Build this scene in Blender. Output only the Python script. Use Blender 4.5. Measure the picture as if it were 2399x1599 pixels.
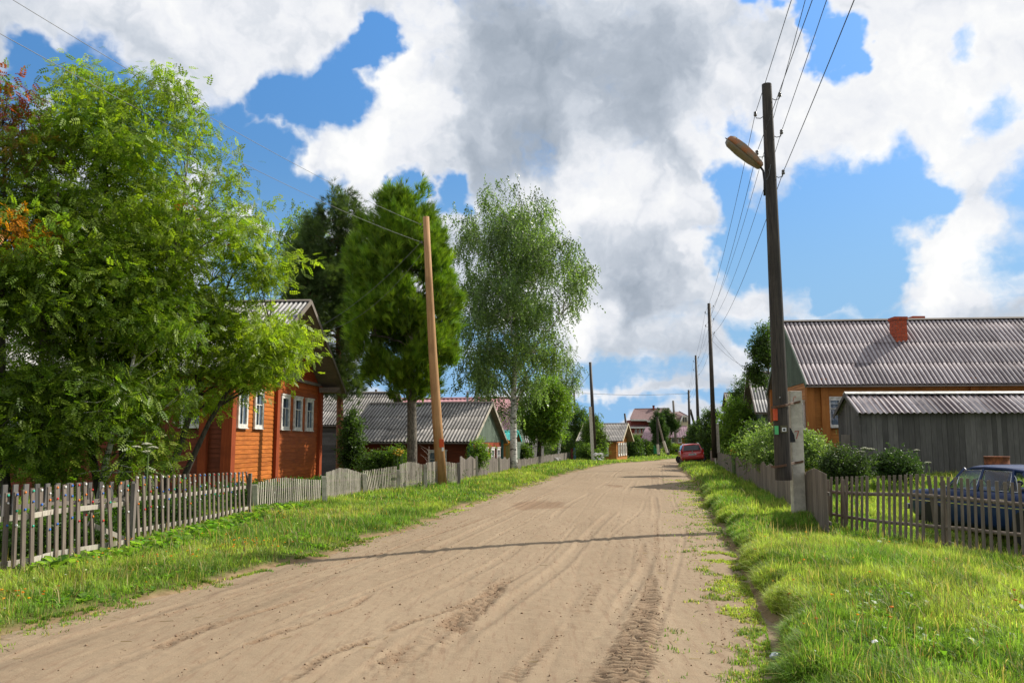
import bpy, math, random
import numpy as np
from mathutils import Vector, Matrix
for o in list(bpy.data.objects): bpy.data.objects.remove(o)
SC = bpy.context.scene
COL = SC.collection
R = math.radians
# ------------------------------------------------------------ camera
FPX = 1936.0; CX, CY = 1199.5, 799.5; HOR = 1034.0; CAMZ = 1.75
PITCH = math.atan((HOR-CY)/FPX); CT, ST = math.cos(PITCH), math.sin(PITCH)
cam = bpy.data.cameras.new('camera'); cam.sensor_width = 36; cam.lens = FPX/2399*36
cam.clip_start = .05; cam.clip_end = 5000
camo = bpy.data.objects.new('camera', cam); COL.objects.link(camo)
camo.location = (0, 0, CAMZ); camo.rotation_euler = (R(90)+PITCH, 0, 0)
SC.camera = camo
def ray(px, py):
    u = (px-CX)/FPX; v = (CY-py)/FPX
    return u, CT-v*ST, ST+v*CT
def G(px, py, z=0.0):
    r = ray(px, py); t = (z-CAMZ)/r[2]
    return Vector((r[0]*t, r[1]*t, z))
def P(px, py, Y):
    r = ray(px, py); t = Y/r[1]
    return Vector((r[0]*t, Y, CAMZ+r[2]*t))
def Zat(py, Y): return P(CX, py, Y).z
# ------------------------------------------------------------ sun + sky
SUNEL = R(40); SAZ = math.atan2(.88, .47)          # towards the sun: +X, some +Y
sdir = Vector((math.sin(SAZ)*math.cos(SUNEL), math.cos(SAZ)*math.cos(SUNEL), math.sin(SUNEL)))
sl = bpy.data.lights.new('sun', 'SUN'); sl.energy = 5.0; sl.angle = R(.5); sl.color = (1, .94, .84)
so = bpy.data.objects.new('sun', sl); COL.objects.link(so); so.location = (30, 10, 40)
so.rotation_euler = sdir.to_track_quat('Z', 'Y').to_euler()
SC.view_settings.view_transform = 'Standard'; SC.view_settings.look = 'None'
SC.view_settings.exposure = .30; SC.view_settings.gamma = 1
SC.cycles.max_bounces = 7; SC.cycles.diffuse_bounces = 4; SC.cycles.transparent_max_bounces = 12
SC.cycles.caustics_reflective = False; SC.cycles.caustics_refractive = False

class NT:
    """small node-tree writer"""
    def __init__(s, nt): s.nt = nt
    def n(s, t, **kw):
        nd = s.nt.nodes.new(t)
        for k, v in kw.items():
            if k.startswith('i_'):
                nd.inputs[k[2:].replace('_', ' ')].default_value = v
            else: setattr(nd, k, v)
        return nd
    def l(s, a, b): s.nt.links.new(a, b)
    def math(s, op, a, b=None, c=None, clamp=False):
        nd = s.nt.nodes.new('ShaderNodeMath'); nd.operation = op; nd.use_clamp = clamp
        for i, x in enumerate((a, b, c)):
            if x is None: continue
            if isinstance(x, (int, float)): nd.inputs[i].default_value = x
            else: s.l(x, nd.inputs[i])
        return nd.outputs[0]
    def vmath(s, op, a, b=None, scale=None):
        nd = s.nt.nodes.new('ShaderNodeVectorMath'); nd.operation = op
        for i, x in enumerate((a, b)):
            if x is None: continue
            if isinstance(x, (tuple, list, Vector)): nd.inputs[i].default_value = tuple(x)
            else: s.l(x, nd.inputs[i])
        if scale is not None: nd.inputs['Scale'].default_value = scale
        return nd.outputs['Value'] if op in ('DISTANCE', 'LENGTH', 'DOT_PRODUCT') else nd.outputs[0]
    def ss(s, x, a, b, lo=0., hi=1.):
        nd = s.nt.nodes.new('ShaderNodeMapRange'); nd.interpolation_type = 'SMOOTHSTEP'
        s.l(x, nd.inputs[0]); nd.inputs[1].default_value = a; nd.inputs[2].default_value = b
        nd.inputs[3].default_value = lo; nd.inputs[4].default_value = hi
        return nd.outputs[0]
    def lin(s, x, a, b, lo=0., hi=1.):
        nd = s.nt.nodes.new('ShaderNodeMapRange'); nd.clamp = True
        s.l(x, nd.inputs[0]); nd.inputs[1].default_value = a; nd.inputs[2].default_value = b
        nd.inputs[3].default_value = lo; nd.inputs[4].default_value = hi
        return nd.outputs[0]
    def mix(s, f, a, b, mode='MIX'):
        nd = s.nt.nodes.new('ShaderNodeMix'); nd.data_type = 'RGBA'; nd.blend_type = mode
        for i, x in ((0, f), (6, a), (7, b)):
            if isinstance(x, (int, float)): nd.inputs[i].default_value = x
            elif isinstance(x, (tuple, list)): nd.inputs[i].default_value = (x[0], x[1], x[2], 1)
            else: s.l(x, nd.inputs[i])
        return nd.outputs[2]
    def noise(s, vec, scale, detail=4, rough=.55, dist=0):
        nd = s.nt.nodes.new('ShaderNodeTexNoise'); s.l(vec, nd.inputs['Vector'])
        nd.inputs['Scale'].default_value = scale; nd.inputs['Detail'].default_value = detail
        nd.inputs['Roughness'].default_value = rough; nd.inputs['Distortion'].default_value = dist
        return nd

W = bpy.data.worlds.new("World"); SC.world = W; W.use_nodes = True
for n in list(W.node_tree.nodes): W.node_tree.nodes.remove(n)
w = NT(W.node_tree)
SKYS = .135
sky = w.n('ShaderNodeTexSky', sky_type='NISHITA', sun_disc=False)
sky.sun_elevation = SUNEL; sky.sun_rotation = SAZ; sky.altitude = 50; sky.air_density = 1.0; sky.dust_density = .35; sky.ozone_density = 2.2
tc = w.n('ShaderNodeTexCoord'); D = tc.outputs['Generated']
wn = w.noise(D, 5.5, 5, .6)
off = w.vmath('SUBTRACT', wn.outputs['Color'], (.5, .5, .5))
DW = w.vmath('ADD', D, w.vmath('SCALE', off, scale=.13))
wn2 = w.noise(D, 22, 4, .6)
DW = w.vmath('ADD', DW, w.vmath('SCALE', w.vmath('SUBTRACT', wn2.outputs['Color'], (.5, .5, .5)), scale=.035))
def blobs(lst):
    acc = None
    for (px, py, r, *a) in lst:
        d = Vector(ray(px, py)).normalized()
        # angular radius; a[1] flattens the patch vertically
        if len(a) > 1: dist = w.vmath('LENGTH', w.vmath('MULTIPLY', w.vmath('SUBTRACT', DW, d), (1, 1, a[1])))
        else: dist = w.vmath('DISTANCE', DW, d)
        v = w.ss(dist, r/FPX*.25, r/FPX*1.35, a[0] if a else 1., 0.)
        acc = v if acc is None else w.math('MAXIMUM', acc, v)
    return acc
blue = blobs([(70,175,75),(130,215,70),(-120,300,110),(330,330,120),(500,300,110),(590,350,100),(650,230,80),(700,240,90),(770,200,95),(860,110,75),(850,70,50),
 (560,450,90),(680,490,90),(760,470,60),(640,430,80),(960,430,50,.9),(1050,440,50,.9),(240,270,120,.8),
 (1690,450,70),(1740,560,100),(1830,560,130),(1960,500,130),(2090,470,110),(2180,470,80),(2060,600,110),(1930,620,90),(1700,420,60,.8),
 (1930,60,55),(1960,110,60),(1880,30,40,.8),(1790,10,40,.8),(1980,140,45,.8),(2300,240,60,.5),(2230,110,40,.5),(1760,300,40,.3),
 (-400,500,300),(930,860,120,.9),(1060,900,90,.8),(1080,780,70,.5),(600,700,150,.6),(2800,500,300),(2060,610,80),
 (1480,866,230,.62,5.),(1450,948,190,.8,5.),(1640,935,120,.6,5.),(1180,850,150,.6,2.),(1720,760,60,.5),(2000,730,260,.45,5.),(1930,820,200,.5,5.)])
sp = w.n('ShaderNodeSeparateXYZ'); w.l(D, sp.inputs[0])
zc = w.math('MAXIMUM', w.math('ADD', sp.outputs[2], .16), .05)
cb = w.n('ShaderNodeCombineXYZ')
w.l(w.math('DIVIDE', sp.outputs[0], zc), cb.inputs[0]); w.l(w.math('DIVIDE', sp.outputs[1], zc), cb.inputs[1]); cb.inputs[2].default_value = .3
n1 = w.noise(cb.outputs[0], 2.1, 9, .58, .15)
n2 = w.noise(DW, 7, 8, .6)
cov = w.math('SUBTRACT', 1.0, blue)
cov = w.math('ADD', cov, w.math('MULTIPLY', w.math('SUBTRACT', n1.outputs[0], .5), .75))
cov = w.math('ADD', cov, w.math('MULTIPLY', w.math('SUBTRACT', n2.outputs[0], .5), .6))
vo = w.n('ShaderNodeTexVoronoi', feature='F1'); w.l(DW, vo.inputs['Vector']); vo.inputs['Scale'].default_value = 15; vo.inputs['Detail'].default_value = 2
puff = w.math('SUBTRACT', .42, vo.outputs['Distance'])
cov = w.math('ADD', cov, w.math('MULTIPLY', puff, .30))
n4 = w.noise(DW, 34, 6, .65)
cov = w.math('ADD', cov, w.math('MULTIPLY', w.math('SUBTRACT', n4.outputs[0], .5), .38))
mask = w.ss(cov, .25, .78)
dark = blobs([(1190,130,140,.9),(1330,170,170,1.),(1450,220,150,.9),(1310,300,120,.75),(1560,170,110,.6),(1560,610,80,.8),(1520,685,75,.9),(1600,540,50,.5),(1180,330,110,.6),(1640,100,90,.35),
 (1250,420,80,.3),(450,130,150,.12),(250,60,120,.12),(700,80,100,.12),(1430,830,90,.9),(1300,860,80,.8),(1600,830,80,.7),(2380,720,60,.8),(2330,690,50,.6),
 (950,860,160,.8),(1080,760,100,.6),(2050,420,60,.3),(1960,390,80,.25),(1700,950,70,.5),(1150,520,80,.5),(-300,300,300,.5),(2900,300,300,.5)])
lite = blobs([(430,90,160,.35),(250,70,120,.3),(700,60,120,.35),(930,130,140,.55),(1000,40,120,.5),(960,250,120,.6),(1330,440,110),(1420,480,100,.9),(1560,500,80,.9),(1250,420,80,.8),(1600,590,50,.6),(740,290,70),(820,350,80,.8),(900,330,80,.6),(700,400,60,.7),(1390,780,90),(1330,750,60,.8),
 (1750,350,90,.8),(2100,280,200,.4),(2300,150,180,.35),(2100,100,120,.4),(2250,620,90,.9),(2340,660,70),(1950,700,120,.7),(1600,780,60,.8),(1420,900,60,.7),(1330,920,50,.7),(620,560,70,.8),(1000,280,90,.5),(1650,350,70,.6)])
# light side from the sun: sample the noise shifted towards the sun
nb = w.noise(w.vmath('ADD', DW, tuple(sdir*.03)), 7, 8, .6)
lit = w.math('SUBTRACT', n2.outputs[0], nb.outputs[0])
shade = w.math('ADD', w.math('MULTIPLY', w.math('SUBTRACT', lite, dark), .42), .655)
shade = w.math('ADD', shade, w.math('MULTIPLY', lit, 1.05))
shade = w.math('ADD', shade, w.math('MULTIPLY', puff, .30))
n3 = w.noise(DW, 2.6, 5, .5); n3b = w.noise(w.vmath('ADD', DW, tuple(sdir*.09)), 2.6, 5, .5)
shade = w.math('ADD', shade, w.math('MULTIPLY', w.math('SUBTRACT', n3.outputs[0], n3b.outputs[0]), 1.5))
shade = w.math('ADD', shade, w.math('MULTIPLY', w.math('SUBTRACT', n1.outputs[0], .5), .28))
shade = w.math('ADD', shade, w.math('MULTIPLY', w.math('SUBTRACT', 1., w.ss(cov, .4, 1.)), .18))
cr = w.n('ShaderNodeValToRGB'); w.l(shade, cr.inputs[0])
el = cr.color_ramp.elements
el[0].position = 0.0; el[0].color = (.26, .305, .365, 1); el[1].position = 1; el[1].color = (.83, .83, .82, 1)
e = el.new(.28); e.color = (.37, .415, .48, 1); e = el.new(.5); e.color = (.51, .55, .61, 1); e = el.new(.72); e.color = (.70, .715, .75, 1)
cl = w.vmath('SCALE', cr.outputs[0], scale=1/SKYS)
# keep the blue of the sky saturated
hs = w.n('ShaderNodeHueSaturation'); hs.inputs['Saturation'].default_value = 1.28; w.l(w.lin(sp.outputs[2], .0, .5, .40, 1.18), hs.inputs['Value']); w.l(sky.outputs[0], hs.inputs['Color'])
skc = w.mix(w.ss(sp.outputs[2], .02, .34), tuple(x/SKYS for x in (.23, .43, .68)), hs.outputs[0])
mx = w.mix(mask, skc, cl)
bg = w.n('ShaderNodeBackground'); bg.inputs[1].default_value = SKYS; w.l(mx, bg.inputs[0])
wo = w.n('ShaderNodeOutputWorld'); w.l(bg.outputs[0], wo.inputs[0])
W.cycles.sampling_method = 'MANUAL'; W.cycles.sample_map_resolution = 256

# ------------------------------------------------------------ things
OFF = {}
CREATED = []
def tag(o, label=None, cat=None, group=None, kind=None):
    if label: o['label'] = label
    if cat: o['category'] = cat
    if group: o['group'] = group
    if kind: o['kind'] = kind
    return o
def thing(name, label, cat, loc, group=None, rot=None):
    """Empty at the base of a thing. rot None: children are written in world coordinates; else in the thing's own frame."""
    o = bpy.data.objects.new(name, None); COL.objects.link(o); o.empty_display_size = .2
    o.location = loc
    OFF[o.name] = Vector(loc) if rot is None else Vector((0, 0, 0))
    if rot is not None: o.rotation_euler = rot if isinstance(rot, (tuple, list)) else (0, 0, rot)
    return tag(o, label, cat, group)
def link_mesh(name, me, mat, parent=None, off=None):
    o = bpy.data.objects.new(name, me); COL.objects.link(o)
    if mat is not None and not isinstance(mat, (list, tuple)): mat = [mat]
    for m in (mat or []): me.materials.append(m)
    if parent is not None:
        o.parent = parent; OFF[o.name] = OFF.get(parent.name, Vector((0, 0, 0)))
    return o
def base_off(parent):
    return OFF.get(parent.name, Vector((0, 0, 0))) if parent is not None else Vector((0, 0, 0))
def np_mesh(name, V, F, mat, parent=None, col=None, smooth=False, uv=None, loc=None):
    V = np.asarray(V, dtype=np.float32).reshape(-1, 3); F = np.asarray(F, dtype=np.int32)
    k = F.shape[1]
    me = bpy.data.meshes.new(name)
    o3 = loc if loc is not None else base_off(parent)
    V = V - np.array(o3, dtype=np.float32)
    me.vertices.add(len(V)); me.vertices.foreach_set('co', V.ravel())
    me.loops.add(F.size); me.loops.foreach_set('vertex_index', F.ravel())
    me.polygons.add(len(F)); me.polygons.foreach_set('loop_start', np.arange(len(F), dtype=np.int32)*k)
    me.polygons.foreach_set('loop_total', np.full(len(F), k, dtype=np.int32))
    if smooth: me.polygons.foreach_set('use_smooth', np.ones(len(F), dtype=bool))
    me.update(calc_edges=True)
    if col is not None:
        at = me.color_attributes.new('col', 'FLOAT_COLOR', 'POINT')
        c4 = np.ones((len(V), 4), dtype=np.float32); c4[:, :3] = col
        at.data.foreach_set('color', c4.ravel())
    if uv is not None:
        ul = me.uv_layers.new(name='UVMap')
        ul.data.foreach_set('uv', np.asarray(uv, dtype=np.float32)[F.ravel()].ravel())
    o = link_mesh(name, me, mat, parent)
    if loc is not None: o.location = loc
    return o
class MB:
    def __init__(s): s.v = []; s.f = []; s.m = []; s.cur = 0
    def add(s, vs, fs):
        b = len(s.v); s.v += [tuple(p) for p in vs]; s.f += [tuple(i+b for i in f) for f in fs]; s.m += [s.cur]*len(fs)
        return s
    def obox(s, o, a, b, c):
        o, a, b, c = Vector(o), Vector(a), Vector(b), Vector(c)
        if a.cross(b).dot(c) < 0: o = o+c; c = -c
        v = [o, o+a, o+a+b, o+b, o+c, o+a+c, o+a+b+c, o+b+c]
        return s.add(v, [(0,3,2,1), (4,5,6,7), (0,1,5,4), (1,2,6,5), (2,3,7,6), (3,0,4,7)])
    def box(s, x0, x1, y0, y1, z0, z1):
        return s.obox((x0, y0, z0), (x1-x0, 0, 0), (0, y1-y0, 0), (0, 0, z1-z0))
    def beam(s, p0, p1, w, d, side=(0, 0, 1)):
        p0, p1 = Vector(p0), Vector(p1); ax = (p1-p0); n = ax.normalized()
        sd = Vector(side); sd = (sd-n*sd.dot(n)).normalized(); t = n.cross(sd)
        return s.obox(p0-sd*w/2-t*d/2, ax, sd*w, t*d)
    def tube(s, pts, rad, n=8, cap=True):
        pts = [Vector(p) for p in pts]
        if not isinstance(rad, (list, tuple)): rad = [rad]*len(pts)
        rings = []; b = len(s.v); prev = None
        for i, p in enumerate(pts):
            t = (pts[min(i+1, len(pts)-1)]-pts[max(i-1, 0)]).normalized()
            if prev is None:
                a = t.orthogonal().normalized()
            else: a = (prev-t*prev.dot(t)).normalized()
            prev = a; c = t.cross(a)
            for k in range(n):
                an = 2*math.pi*k/n; s.v.append(tuple(p+(a*math.cos(an)+c*math.sin(an))*rad[i]))
        for i in range(len(pts)-1):
            for k in range(n):
                k2 = (k+1) % n
                s.f.append((b+i*n+k, b+i*n+k2, b+(i+1)*n+k2, b+(i+1)*n+k)); s.m.append(s.cur)
        if cap:
            s.f.append(tuple(b+k for k in reversed(range(n)))); s.m.append(s.cur)
            s.f.append(tuple(b+(len(pts)-1)*n+k for k in range(n))); s.m.append(s.cur)
        return s
    def lathe(s, prof, c=(0, 0, 0), n=16, axis='z'):
        b = len(s.v)
        for (r, z) in prof:
            for k in range(n):
                a = 2*math.pi*k/n
                q = (r*math.cos(a), r*math.sin(a), z)
                if axis == 'y': q = (q[0], q[2], q[1])
                if axis == 'x': q = (q[2], q[0], q[1])
                s.v.append((c[0]+q[0], c[1]+q[1], c[2]+q[2]))
        for i in range(len(prof)-1):
            for k in range(n):
                k2 = (k+1) % n; s.f.append((b+i*n+k, b+i*n+k2, b+(i+1)*n+k2, b+(i+1)*n+k)); s.m.append(s.cur)
        return s
    def prism(s, poly, ext):
        """closed polygon (3-D points) extruded by vector ext"""
        n = len(poly); e = Vector(ext); v = [Vector(p) for p in poly]; v2 = [p+e for p in v]
        fs = [tuple(reversed(range(n))), tuple(range(n, 2*n))]+[(i, (i+1) % n, n+(i+1) % n, n+i) for i in range(n)]
        return s.add(v+v2, fs)
    def grid(s, rows, close=False):
        """rows: list of equal-length point lists"""
        b = len(s.v); m = len(rows[0])
        for r in rows: s.v += [tuple(p) for p in r]
        for i in range(len(rows)-1):
            for k in range(m if close else m-1):
                k2 = (k+1) % m
                s.f.append((b+i*m+k, b+i*m+k2, b+(i+1)*m+k2, b+(i+1)*m+k)); s.m.append(s.cur)
        return s
    def build(s, name, mat, parent=None, smooth=False, bevel=0, solid=0, loc=None, kind=None, fixn=False):
        o3 = Vector(loc) if loc is not None else base_off(parent)
        me = bpy.data.meshes.new(name)
        me.from_pydata([(x-o3.x, y-o3.y, z-o3.z) for x, y, z in s.v], [], s.f)
        if fixn:
            import bmesh
            bm = bmesh.new(); bm.from_mesh(me); bmesh.ops.recalc_face_normals(bm, faces=bm.faces); bm.to_mesh(me); bm.free()
        me.polygons.foreach_set('material_index', s.m)
        if smooth: me.polygons.foreach_set('use_smooth', [True]*len(me.polygons))
        me.update()
        o = link_mesh(name, me, mat, parent)
        if loc is not None: o.location = loc; OFF[o.name] = o3
        if bevel:
            bv = o.modifiers.new('bevel', 'BEVEL'); bv.width = bevel; bv.segments = 2; bv.limit_method = 'ANGLE'; bv.angle_limit = R(40)
        if solid:
            so_ = o.modifiers.new('solid', 'SOLIDIFY'); so_.thickness = solid; so_.offset = -1
        if kind: o['kind'] = kind
        return o
def copy_tree(o, parent=None):
    c = o.copy(); COL.objects.link(c)
    if parent is not None: c.parent = parent
    for ch in o.children: copy_tree(ch, c)
    return c
# numpy value noise
_rs = np.random.RandomState(5); _tab = _rs.rand(256, 256)
def vnoise(x, y, s=1.0, seed=0):
    x = np.asarray(x, float)/s+seed*17.3; y = np.asarray(y, float)/s+seed*9.7
    xi = np.floor(x).astype(int); yi = np.floor(y).astype(int); fx = x-xi; fy = y-yi
    fx = fx*fx*(3-2*fx); fy = fy*fy*(3-2*fy)
    g = lambda a, b: _tab[a & 255, b & 255]
    return (g(xi, yi)*(1-fx)+g(xi+1, yi)*fx)*(1-fy)+(g(xi, yi+1)*(1-fx)+g(xi+1, yi+1)*fx)*fy
def fbm(x, y, s, o=4, seed=0):
    r = 0; a = .5; t = 0
    for i in range(o): r = r+a*vnoise(x, y, s, seed+i); t += a; a *= .5; s *= .5
    return r/t
def sst(x, a, b):
    t = np.clip((x-a)/(b-a), 0, 1); return t*t*(3-2*t)
# ------------------------------------------------------------ materials
def newmat(name):
    m = bpy.data.materials.new(name); m.use_nodes = True
    for n in list(m.node_tree.nodes): m.node_tree.nodes.remove(n)
    return m, NT(m.node_tree)
def finish(m, t, colr, rough=.8, bump=None, bstr=.3, bdist=.02, metal=0, spec=.3, trans=0, transcol=None, alpha=None, coat=0):
    b = t.n('ShaderNodeBsdfPrincipled')
    if isinstance(colr, tuple): b.inputs['Base Color'].default_value = (*colr[:3], 1)
    else: t.l(colr, b.inputs['Base Color'])
    if isinstance(rough, (int, float)): b.inputs['Roughness'].default_value = rough
    else: t.l(rough, b.inputs['Roughness'])
    b.inputs['Metallic'].default_value = metal; b.inputs['Specular IOR Level'].default_value = spec
    b.inputs['Coat Weight'].default_value = coat; b.inputs['Coat Roughness'].default_value = .06
    if bump is not None:
        bp = t.n('ShaderNodeBump'); bp.inputs['Strength'].default_value = bstr; bp.inputs['Distance'].default_value = bdist
        t.l(bump, bp.inputs['Height']); t.l(bp.outputs[0], b.inputs['Normal'])
    out = t.n('ShaderNodeOutputMaterial'); sh = b.outputs[0]
    if trans:
        tr = t.n('ShaderNodeBsdfTranslucent')
        if transcol is None: transcol = colr
        if isinstance(transcol, tuple): tr.inputs[0].default_value = (*transcol[:3], 1)
        else: t.l(transcol, tr.inputs[0])
        ms = t.n('ShaderNodeMixShader'); ms.inputs[0].default_value = trans
        t.l(sh, ms.inputs[1]); t.l(tr.outputs[0], ms.inputs[2]); sh = ms.outputs[0]
    t.l(sh, out.inputs[0]); return m
def coords(t, kind='Object'):
    return t.n('ShaderNodeTexCoord').outputs[kind]
def stretch(t, v, s):
    mp = t.n('ShaderNodeMapping'); mp.inputs['Scale'].default_value = s; t.l(v, mp.inputs[0]); return mp.outputs[0]
def simple(name, c, c2=None, sc=6, rough=.7, bump=.3, bd=.01, st=(1,1,1), metal=0, spec=.3, coat=0, isl=0):
    m, t = newmat(name); v = stretch(t, coords(t), st)
    nz = t.noise(v, sc, 6, .6)
    c2 = c2 or tuple(x*.7 for x in c)
    f = t.ss(nz.outputs[0], .35, .65); col = t.mix(f, c, c2)
    if isl:
        g = t.n('ShaderNodeNewGeometry'); k = t.lin(g.outputs['Random Per Island'], 0, 1, 1-isl, 1+isl)
        col = t.vmath('SCALE', col); t.l(k, t.nt.nodes[-1].inputs['Scale'])
    return finish(m, t, col, rough, nz.outputs[0], bump, bd, metal, spec, coat=coat)
def flat(name, c, rough=.6, metal=0, spec=.4): 
    return simple(name, c, tuple(x*.88 for x in c), 9, rough, .05, .004, metal=metal, spec=spec)
def wood(name, ca, cb, axis='z', isl=.25, gs=4, moss=None, rough=.85, knots=True):
    """weathered wood with grain along axis; per-board tone"""
    m, t = newmat(name); o = coords(t)
    g = t.n('ShaderNodeNewGeometry'); rnd = g.outputs['Random Per Island']
    cbn = t.n('ShaderNodeCombineXYZ'); t.l(t.math('MULTIPLY', rnd, 37.), cbn.inputs[0]); t.l(t.math('MULTIPLY', rnd, 91.), cbn.inputs[1])
    v = t.vmath('ADD', o, cbn.outputs[0])
    s = {'x': (.06, 1, 1), 'y': (1, .06, 1), 'z': (1, 1, .06)}[axis]
    n1_ = t.noise(stretch(t, v, s), gs*10, 6, .65, .4); n2_ = t.noise(v, 1.3, 4, .6)
    f = t.lin(n1_.outputs[0], .3, .7); col = t.mix(f, ca, cb)
    col = t.mix(t.ss(n2_.outputs[0], .45, .7, 0, .6), col, tuple(.5*(a+b)*.62 for a, b in zip(ca, cb)))
    if moss: col = t.mix(t.ss(t.noise(v, 2.6, 6, .7).outputs[0], .52, .68, 0, .8), col, moss)
    k = t.lin(rnd, 0, 1, 1-isl, 1+isl)
    col = t.vmath('SCALE', col); t.l(k, t.nt.nodes[-1].inputs['Scale'])
    return finish(m, t, col, rough, n1_.outputs[0], .35, .008, spec=.2)
def slate(name, ca, cb, cd, pitch=.18, lichen=(.30,.16,.07)):
    m, t = newmat(name); u = coords(t, 'UV')
    sx = t.n('ShaderNodeSeparateXYZ'); t.l(u, sx.inputs[0])
    wv = t.math('SINE', t.math('MULTIPLY', sx.outputs[0], 2*math.pi/pitch))     # dirt lies in the valleys
    valley = t.ss(wv, .35, -.6)
    cell = t.n('ShaderNodeCombineXYZ'); t.l(t.math('FLOOR', t.math('DIVIDE', sx.outputs[0], 1.08)), cell.inputs[0]); t.l(t.math('FLOOR', t.math('DIVIDE', sx.outputs[1], 1.55)), cell.inputs[1])
    wn_ = t.n('ShaderNodeTexWhiteNoise', noise_dimensions='2D'); t.l(cell.outputs[0], wn_.inputs[0])
    st = t.noise(stretch(t, u, (5, .5, 1)), 1.6, 6, .7); sp_ = t.noise(u, 7, 6, .7); big = t.noise(u, .5, 4, .6)
    col = t.mix(t.lin(st.outputs[0], .35, .65), ca, cb)
    col = t.mix(t.math('MULTIPLY', valley, .8), col, cd)
    col = t.mix(t.ss(sp_.outputs[0], .52, .7, 0, .75), col, cd)
    col = t.mix(t.ss(big.outputs[0], .5, .7, 0, .45), col, cd)
    col = t.mix(t.ss(t.noise(u, 13, 3, .6).outputs[0], .66, .74, 0, .5), col, lichen)
    k = t.lin(wn_.outputs[0], 0, 1, .8, 1.18)
    col = t.vmath('SCALE', col); t.l(k, t.nt.nodes[-1].inputs['Scale'])
    return finish(m, t, col, .85, sp_.outputs[0], .3, .01, spec=.2)
def leafmat(name, tint=(1, 1, 1), trans=.45, rough=.45, spec=.35, tg=(1.35, 1.5, .5)):
    m, t = newmat(name); a = t.n('ShaderNodeAttribute', attribute_name='col')
    g = t.n('ShaderNodeNewGeometry'); k = t.lin(g.outputs['Random Per Island'], 0, 1, .72, 1.28)
    c = t.vmath('MULTIPLY', a.outputs['Color'], tint)
    c = t.vmath('SCALE', c); t.l(k, t.nt.nodes[-1].inputs['Scale'])
    tc_ = t.vmath('MULTIPLY', c, tg)
    return finish(m, t, c, rough, spec=spec, trans=trans, transcol=tc_)
M = {}
M['leaf'] = leafmat('leaf', (1.15, 1.15, 1.1), trans=.5, tg=(1.5, 1.65, .6))
M['leaf_dull'] = leafmat('leaf_birch', (1.5, 1.5, 1.4), trans=.45, spec=.5, rough=.4)
M['needle'] = leafmat('needle', (1.6, 1.5, 1.15), trans=.35, spec=.4, rough=.5, tg=(1.3, 1.3, .5))
M['grass'] = leafmat('grass', trans=.5, spec=.25, rough=.5, tg=(1.25, 1.3, .6))
M['bark_dark'] = simple('bark_dark', (.10,.085,.07), (.045,.038,.03), 18, .9, .8, .02, st=(1,1,.3))
M['bark_pine'] = simple('bark_pine', (.30,.13,.06), (.12,.06,.035), 14, .9, .8, .03, st=(1,1,.35))
M['bark_cedar'] = simple('bark_cedar', (.19,.165,.13), (.07,.06,.05), 16, .9, .8, .03, st=(1,1,.5))
def birch_bark():
    m, t = newmat('bark_birch'); o = coords(t)
    n1_ = t.noise(stretch(t, o, (1, 1, 4)), 3.2, 5, .65); n2_ = t.noise(o, 1.1, 4, .6)
    f = t.ss(n1_.outputs[0], .53, .6); c = t.mix(f, (.62, .60, .55), (.045, .04, .035))
    c = t.mix(t.ss(n2_.outputs[0], .5, .7, 0, .6), c, (.30, .27, .22))
    return finish(m, t, c, .7, n1_.outputs[0], .4, .01)
M['bark_birch'] = birch_bark()
M['slate'] = slate('slate', (.37,.35,.33), (.24,.225,.21), (.055,.05,.045))
M['slate_pale'] = slate('slate_pale', (.48,.47,.45), (.34,.33,.32), (.085,.08,.072))
M['slate_warm'] = slate('slate_warm', (.50,.46,.46), (.28,.245,.25), (.075,.05,.055), lichen=(.34,.13,.05))
M['wood_grey'] = wood('wood_grey', (.235,.205,.175), (.13,.11,.095))
M['wood_grey_x'] = wood('wood_grey_x', (.235,.205,.175), (.12,.10,.085), 'x')
M['wood_pale'] = wood('wood_pale', (.52,.475,.40), (.33,.295,.245), moss=(.17,.18,.08))
M['wood_brown'] = wood('wood_brown', (.27,.22,.18), (.13,.105,.085), gs=3)
M['wood_shed'] = wood('wood_shed', (.15,.14,.13), (.085,.08,.075), isl=.35)
M['pole_pine'] = wood('pole_pine', (.50,.29,.135), (.30,.155,.065), gs=2, isl=.05, rough=.7)
M['pole_tar'] = wood('pole_tar', (.085,.07,.055), (.016,.014,.013), gs=2.6, isl=.1, rough=.55)
M['siding_orange'] = wood('siding_orange', (.58,.19,.035), (.30,.075,.012), 'x', isl=.16, gs=2.2, rough=.55)
M['siding_orange_y'] = wood('siding_orange_y', (.58,.19,.035), (.30,.075,.012), 'y', isl=.16, gs=2.2, rough=.55)
M['siding_rust_y'] = wood('siding_rust_y', (.46,.12,.025), (.24,.05,.012), 'y', isl=.16, gs=2.2, rough=.55)
M['siding_red_y'] = wood('siding_red_y', (.36,.075,.022), (.19,.032,.01), 'y', isl=.16, gs=2.2, rough=.55)
M['siding_red'] = wood('siding_red', (.23,.055,.02), (.12,.026,.01), 'x', isl=.16, gs=2.2, rough=.6)
M['siding_ochre'] = wood('siding_ochre', (.52,.22,.05), (.36,.135,.028), 'x', isl=.1, gs=2.2, rough=.6)
M['siding_ochre_y'] = wood('siding_ochre_y', (.52,.22,.05), (.36,.135,.028), 'y', isl=.1, gs=2.2, rough=.6)
M['trim_red'] = wood('trim_red', (.33,.07,.02), (.19,.035,.012), 'z', isl=.05, gs=2)
M['trim_ochre'] = wood('trim_ochre', (.42,.17,.045), (.28,.10,.025), 'z', isl=.12, gs=2)
M['green_board'] = wood('green_board', (.13,.17,.125), (.08,.11,.085), 'z', isl=.15)
M['green_post'] = wood('green_post', (.055,.16,.14), (.03,.10,.09), 'z', isl=.05)
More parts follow.
